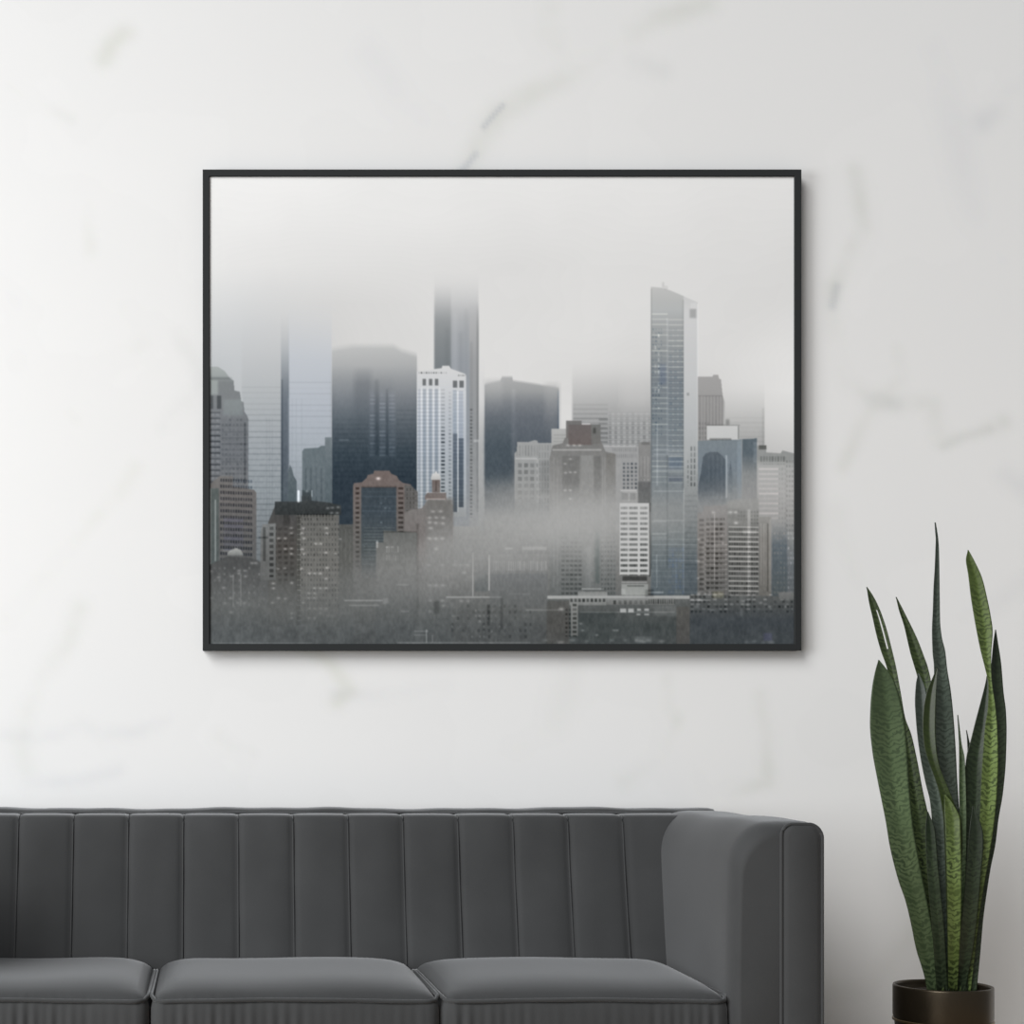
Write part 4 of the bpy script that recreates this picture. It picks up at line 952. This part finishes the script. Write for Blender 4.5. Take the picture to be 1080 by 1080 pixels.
def leaf(L, Rr, depth, fold, m, bow=0.0, twist=0.0, thick=.0016, label=None, slit=None):
    """L, Rr: left and right outline as (x, y) from tip to base; depth: metres in front of the pot axis at the tip"""
    y0 = min(L[0][1], Rr[0][1]); y1 = max(L[-1][1], Rr[-1][1])
    lt = [(y, x) for x, y in L]; rt = [(y, x) for x, y in Rr]
    n = max(24, int((y1 - y0) / 3.2)); K = 13; front = []; uvs = []; vlen = 0; s = PZ / F; cen = []
    for i in range(n + 1):
        t = (i / n); t = t ** 1.15 if i < n else 1.0
        y = y0 + (y1 - y0) * t
        xl, xr = interp(lt, y), interp(rt, y); xc = (xl + xr) / 2; hw = max((xr - xl) / 2, .12)
        yb = depth * (1 - t) ** .8 + bow * math.sin(math.pi * t)
        row = []; uv = []
        for k in range(K):
            u = -1 + 2 * k / (K - 1)
            dz = fold * hw * s * (abs(u) ** 1.2 - .5) + twist * u * hw * s
            q = P(xc + u * hw, y, PZ - yb - dz); row.append(q); uv.append((u * hw * s, q.z))
        front.append(row); uvs.append(uv); cen.append(hw * s)
    V = []; UV = []; RM = []
    for r_i, row in enumerate(front):
        for k, p in enumerate(row): V.append(p); UV.append(uvs[r_i][k]); RM.append(1.0 if k in (0, K - 1) else 0.0)
    for r_i, row in enumerate(front):
        for k, p in enumerate(row):
            e = 1 - abs(-1 + 2 * k / (K - 1)) ** 3
            V.append(p + Vector((0, thick * (.25 + 1.8 * e), 0))); UV.append(uvs[r_i][k]); RM.append(1.0 if k in (0, K - 1) else 0.0)
    N = len(front); off = N * K; Fc = []
    for i in range(N - 1):
        for k in range(K - 1):
            if slit and slit[0] <= i / N <= slit[1] and k in slit[2]: continue
            a = i * K + k; Fc.append((a, a + K, a + K + 1, a + 1)); Fc.append((off + a, off + a + 1, off + a + K + 1, off + a + K))
        a = i * K; Fc.append((a, off + a, off + a + K, a + K)); a = i * K + K - 1; Fc.append((a, a + K, off + a + K, off + a))
    for k in range(K - 1):
        a = k; Fc.append((a, a + 1, off + a + 1, off + a)); a = (N - 1) * K + k; Fc.append((a, off + a, off + a + 1, a + 1))
    me = mesh(V, Fc)
    ul = me.uv_layers.new(name='UVMap'); ca = me.color_attributes.new('rim', 'FLOAT_COLOR', 'POINT')
    li = np.zeros(len(me.loops), dtype=np.int32); me.loops.foreach_get('vertex_index', li)
    ul.data.foreach_set('uv', np.array(UV, dtype=np.float32)[li].reshape(-1))
    RMa = np.array(RM, dtype=np.float32) * .7; ca.data.foreach_set('color', np.stack([RMa, RMa, RMa, np.ones_like(RMa)], 1).reshape(-1))
    vz = np.zeros(len(me.vertices) * 3, dtype=np.float32); me.vertices.foreach_get('co', vz); vz = vz[2::3]
    tt = np.clip(1 - (vz.max() - vz) / max(.001, (vz.max() - vz.min())) * 2.4, 0, 1).astype(np.float32) * .8
    ct = me.color_attributes.new('tip', 'FLOAT_COLOR', 'POINT'); ct.data.foreach_set('color', np.stack([tt, tt, tt, np.ones_like(tt)], 1).reshape(-1))
    o = link('leaf', me, LM[m], plant); rebase(o, pb)
    if label: o['label'] = label
    return o

BY = 1046
# back row first
leaf([(1021, 580), (1018.8, 590), (1021, 605), (1024, 630), (1029, 660), (1034, 685), (1039, 705), (1042.5, 722), (1042, 745), (1039, 765), (1037, 790), (1035, 820), (1033, 865), (1020, 960), (1012, BY)],
     [(1021.5, 580), (1028, 592), (1036, 610), (1041, 630), (1045, 650), (1047, 665), (1045.5, 690), (1045.5, 708), (1046.5, 722), (1049.5, 742), (1052, 768), (1053, 800), (1052, 830), (1049, 865), (1034, 960), (1024, BY)], .02, .35, 'bright', .045, label='tall right leaf with bright green channel')
leaf([(1050, 664), (1048, 675), (1046, 695), (1044, 720), (1045, 760), (1046, 800), (1042, 865), (1030, 960), (1018, BY)],
     [(1050.5, 664), (1053, 680), (1056, 700), (1058.5, 730), (1061, 750), (1061.7, 768), (1061, 800), (1058, 835), (1053, 865), (1050, 890), (1045, 915), (1041, 940), (1037, 970), (1034, 1005), (1030, BY)], -.01, .5, 'deep', 0, -.3)
leaf([(1041, 713), (1038, 726), (1033, 745), (1029, 760), (1024, 780), (1019.5, 797), (1018, 812), (1018, 840), (1018.5, 865), (1012, 950), (1004, BY)],
     [(1041.5, 713), (1043.5, 730), (1044, 760), (1042, 800), (1040, 840), (1037, 865), (1026, 960), (1018, BY)], .01, .4, 'deep', .01, .2)
leaf([(914, 619), (916.5, 635), (920, 650), (924, 668), (929, 686), (935, 703), (943, 740), (950, 780), (955, 820), (959, 863), (972, 950), (986, BY)],
     [(914.6, 619), (920, 627), (925, 636), (930, 648), (935, 663), (940, 682), (945, 703), (950, 730), (955, 758), (961, 774), (967, 800), (973, 832), (980, 865), (988, 930), (996, BY)], .0, .45, 'moss', .0, .3, label='long left leaf with a split tip', slit=(.075, .19, (7, 8)))
leaf([(945, 629.5), (948, 643), (953.5, 660), (957, 675), (960, 688), (963.5, 700), (968, 716), (974, 760), (980, 830), (984, 865), (992, BY)],
     [(945.6, 629.5), (950, 638), (956, 650), (962, 662), (968, 675), (974.5, 692), (979, 705), (982, 720), (984, 760), (988, 830), (992, 865), (1000, BY)], -.01, .5, 'moss', 0, .2, label='thin dark leaf leaning left')
leaf([(986, 551), (986.4, 560), (987, 568), (986.6, 580), (985.8, 600), (984.6, 620), (984, 640), (983, 665), (983.6, 688), (985, 702), (985.5, 740), (986, 790), (989, 830), (994, 865), (996, 950), (998, BY)],
     [(987, 551), (988.5, 560), (989.6, 568), (990.4, 580), (990.8, 600), (991.2, 630), (991.6, 655), (993.4, 672), (997, 687), (999, 705), (1003, 730), (1006, 760), (1008, 790), (1009.5, 820), (1011.5, 850), (1013, 865), (1013, 950), (1010, BY)], .03, .35, 'grey', .02, -.15, label='tallest grey-green spear leaf')
leaf([(1010, 754), (1010.8, 770), (1011.5, 790), (1011.5, 830), (1012, 865), (1008, 950), (1004, BY)],
     [(1010.6, 754), (1012, 765), (1014.5, 785), (1017.5, 800), (1018.8, 830), (1019.5, 865), (1018, 950), (1014, BY)], .02, .4, 'sage', .03, 0, label='short narrow leaf')
leaf([(1019.3, 770), (1020, 778), (1020.5, 795), (1020, 850), (1010, BY)], [(1019.7, 770), (1021.6, 778), (1024, 792), (1026, 850), (1016, BY)], -.005, .3, 'deep', 0, 0)
leaf([(968.4, 710), (966, 722), (965, 740), (965.8, 755), (967.5, 775), (971, 800), (976, 825), (981, 846), (983, 868), (985, 950), (988, BY)],
     [(969.2, 710), (976, 726), (979, 745), (980, 775), (986, 800), (994, 830), (1001, 865), (1002, 950), (1002, BY)], .04, .4, 'grey', .03, .15)
leaf([(988.2, 704), (983, 716), (977.5, 730), (974, 748), (973, 766), (974.5, 785), (979, 802), (985, 818), (991, 838), (995, 865), (998, 950), (1000, BY)],
     [(989, 704), (988, 720), (987, 745), (986.6, 768), (987.8, 790), (991, 808), (998, 826), (1007, 848), (1014, 865), (1012, 950), (1010, BY)], .07, .3, 'olive', .05, .25, label='olive green curled leaf')
leaf([(926.5, 696), (923, 708), (919.8, 725), (918, 745), (917.5, 765), (920, 792), (925, 820), (930, 845), (934.5, 868), (938, 890), (943, 912), (948, 930), (955, 950), (961, 975), (966, 1000), (975, 1030), (978, BY)],
     [(927.3, 696), (933, 703), (942, 716), (948, 732), (953, 752), (956, 775), (958, 805), (960, 838), (963, 868), (969, 905), (977, 945), (985, 990), (992, BY)], .06, .28, 'sage', .03, -.1, label='broad sage green front left leaf')
leaf([(996, 838), (996, 852), (997, 870), (999, 950), (1000, BY)], [(996.6, 838), (1004, 846), (1013, 866), (1014, 950), (1010, BY)], .10, .3, 'bright', .05, .1, label='bright yellow-green young leaf')
leaf([(978, 856), (976, 875), (978, 920), (983, 980), (988, BY)], [(979, 856), (986, 875), (990, 920), (996, 980), (1000, BY)], .06, .3, 'deep', .03, 0)
leaf([(1026, 850), (1022, 880), (1018, 930), (1012, 990), (1006, BY)], [(1027, 850), (1037, 880), (1034, 930), (1028, 990), (1018, BY)], .05, .3, 'deep', .03, 0)

# pot: bronze cylinder with a collar and a thin ring, soil inside
r0 = 49.5 * PZ / F
pt = CAMZ - (1039 - VY) * PZ / F
pot_m = mat('pot_bronze', rgb(74, 66, 54), .32, metal=.75)
n_ = nd(pot_m, 'ShaderNodeTexNoise'); n_.inputs['Scale'].default_value = 30; n_.inputs['Detail'].default_value = 5
r_ = nd(pot_m, 'ShaderNodeMapRange'); r_.inputs['To Min'].default_value = .26; r_.inputs['To Max'].default_value = .42
lk(pot_m, n_.outputs['Fac'], r_.inputs['Value']); lk(pot_m, r_.outputs['Result'], pot_m.node_tree.nodes['Principled BSDF'].inputs['Roughness'])
cc_ = (pb.x, pb.y, 0)
pot = link('pot', lathe([(0, .0), (r0 * .80, 0), (r0 * .84, .006), (r0 * .93, pt - .12), (r0 * .965, pt - .078), (r0 * .985, pt - .070), (r0, pt - .064), (r0 * 1.0, pt - .004), (r0 * .99, pt), (r0 * .955, pt), (r0 * .945, pt - .006), (r0 * .94, pt - .03), (0, pt - .05)], 64, cc_), pot_m, plant); rebase(pot, pb)
bd = link('band', lathe([(r0 * .95, pt - .076), (r0 * 1.005, pt - .076), (r0 * 1.012, pt - .0735), (r0 * 1.005, pt - .071), (r0 * .95, pt - .071)], 64, cc_), mat('ring_brass', rgb(120, 104, 76), .3, metal=.8), pot); rebase(bd, pb)
soil_m = mat('soil', rgb(48, 38, 30), .95)
rs = random.Random(4)
def soil_mesh():
    rows = [[(cc_[0] + r0 * .94 * i / 14 * math.cos(k / 40 * 2 * math.pi), cc_[1] + r0 * .94 * i / 14 * math.sin(k / 40 * 2 * math.pi), pt - .018 + rs.uniform(-.002, .003)) for k in range(40)] for i in range(1, 15)]
    v, f = sheet(rows, close_v=True); f.append(tuple(range(39, -1, -1))); return fix(mesh(v, f))
o = link('soil', soil_mesh(), soil_m, plant); rebase(o, pb)
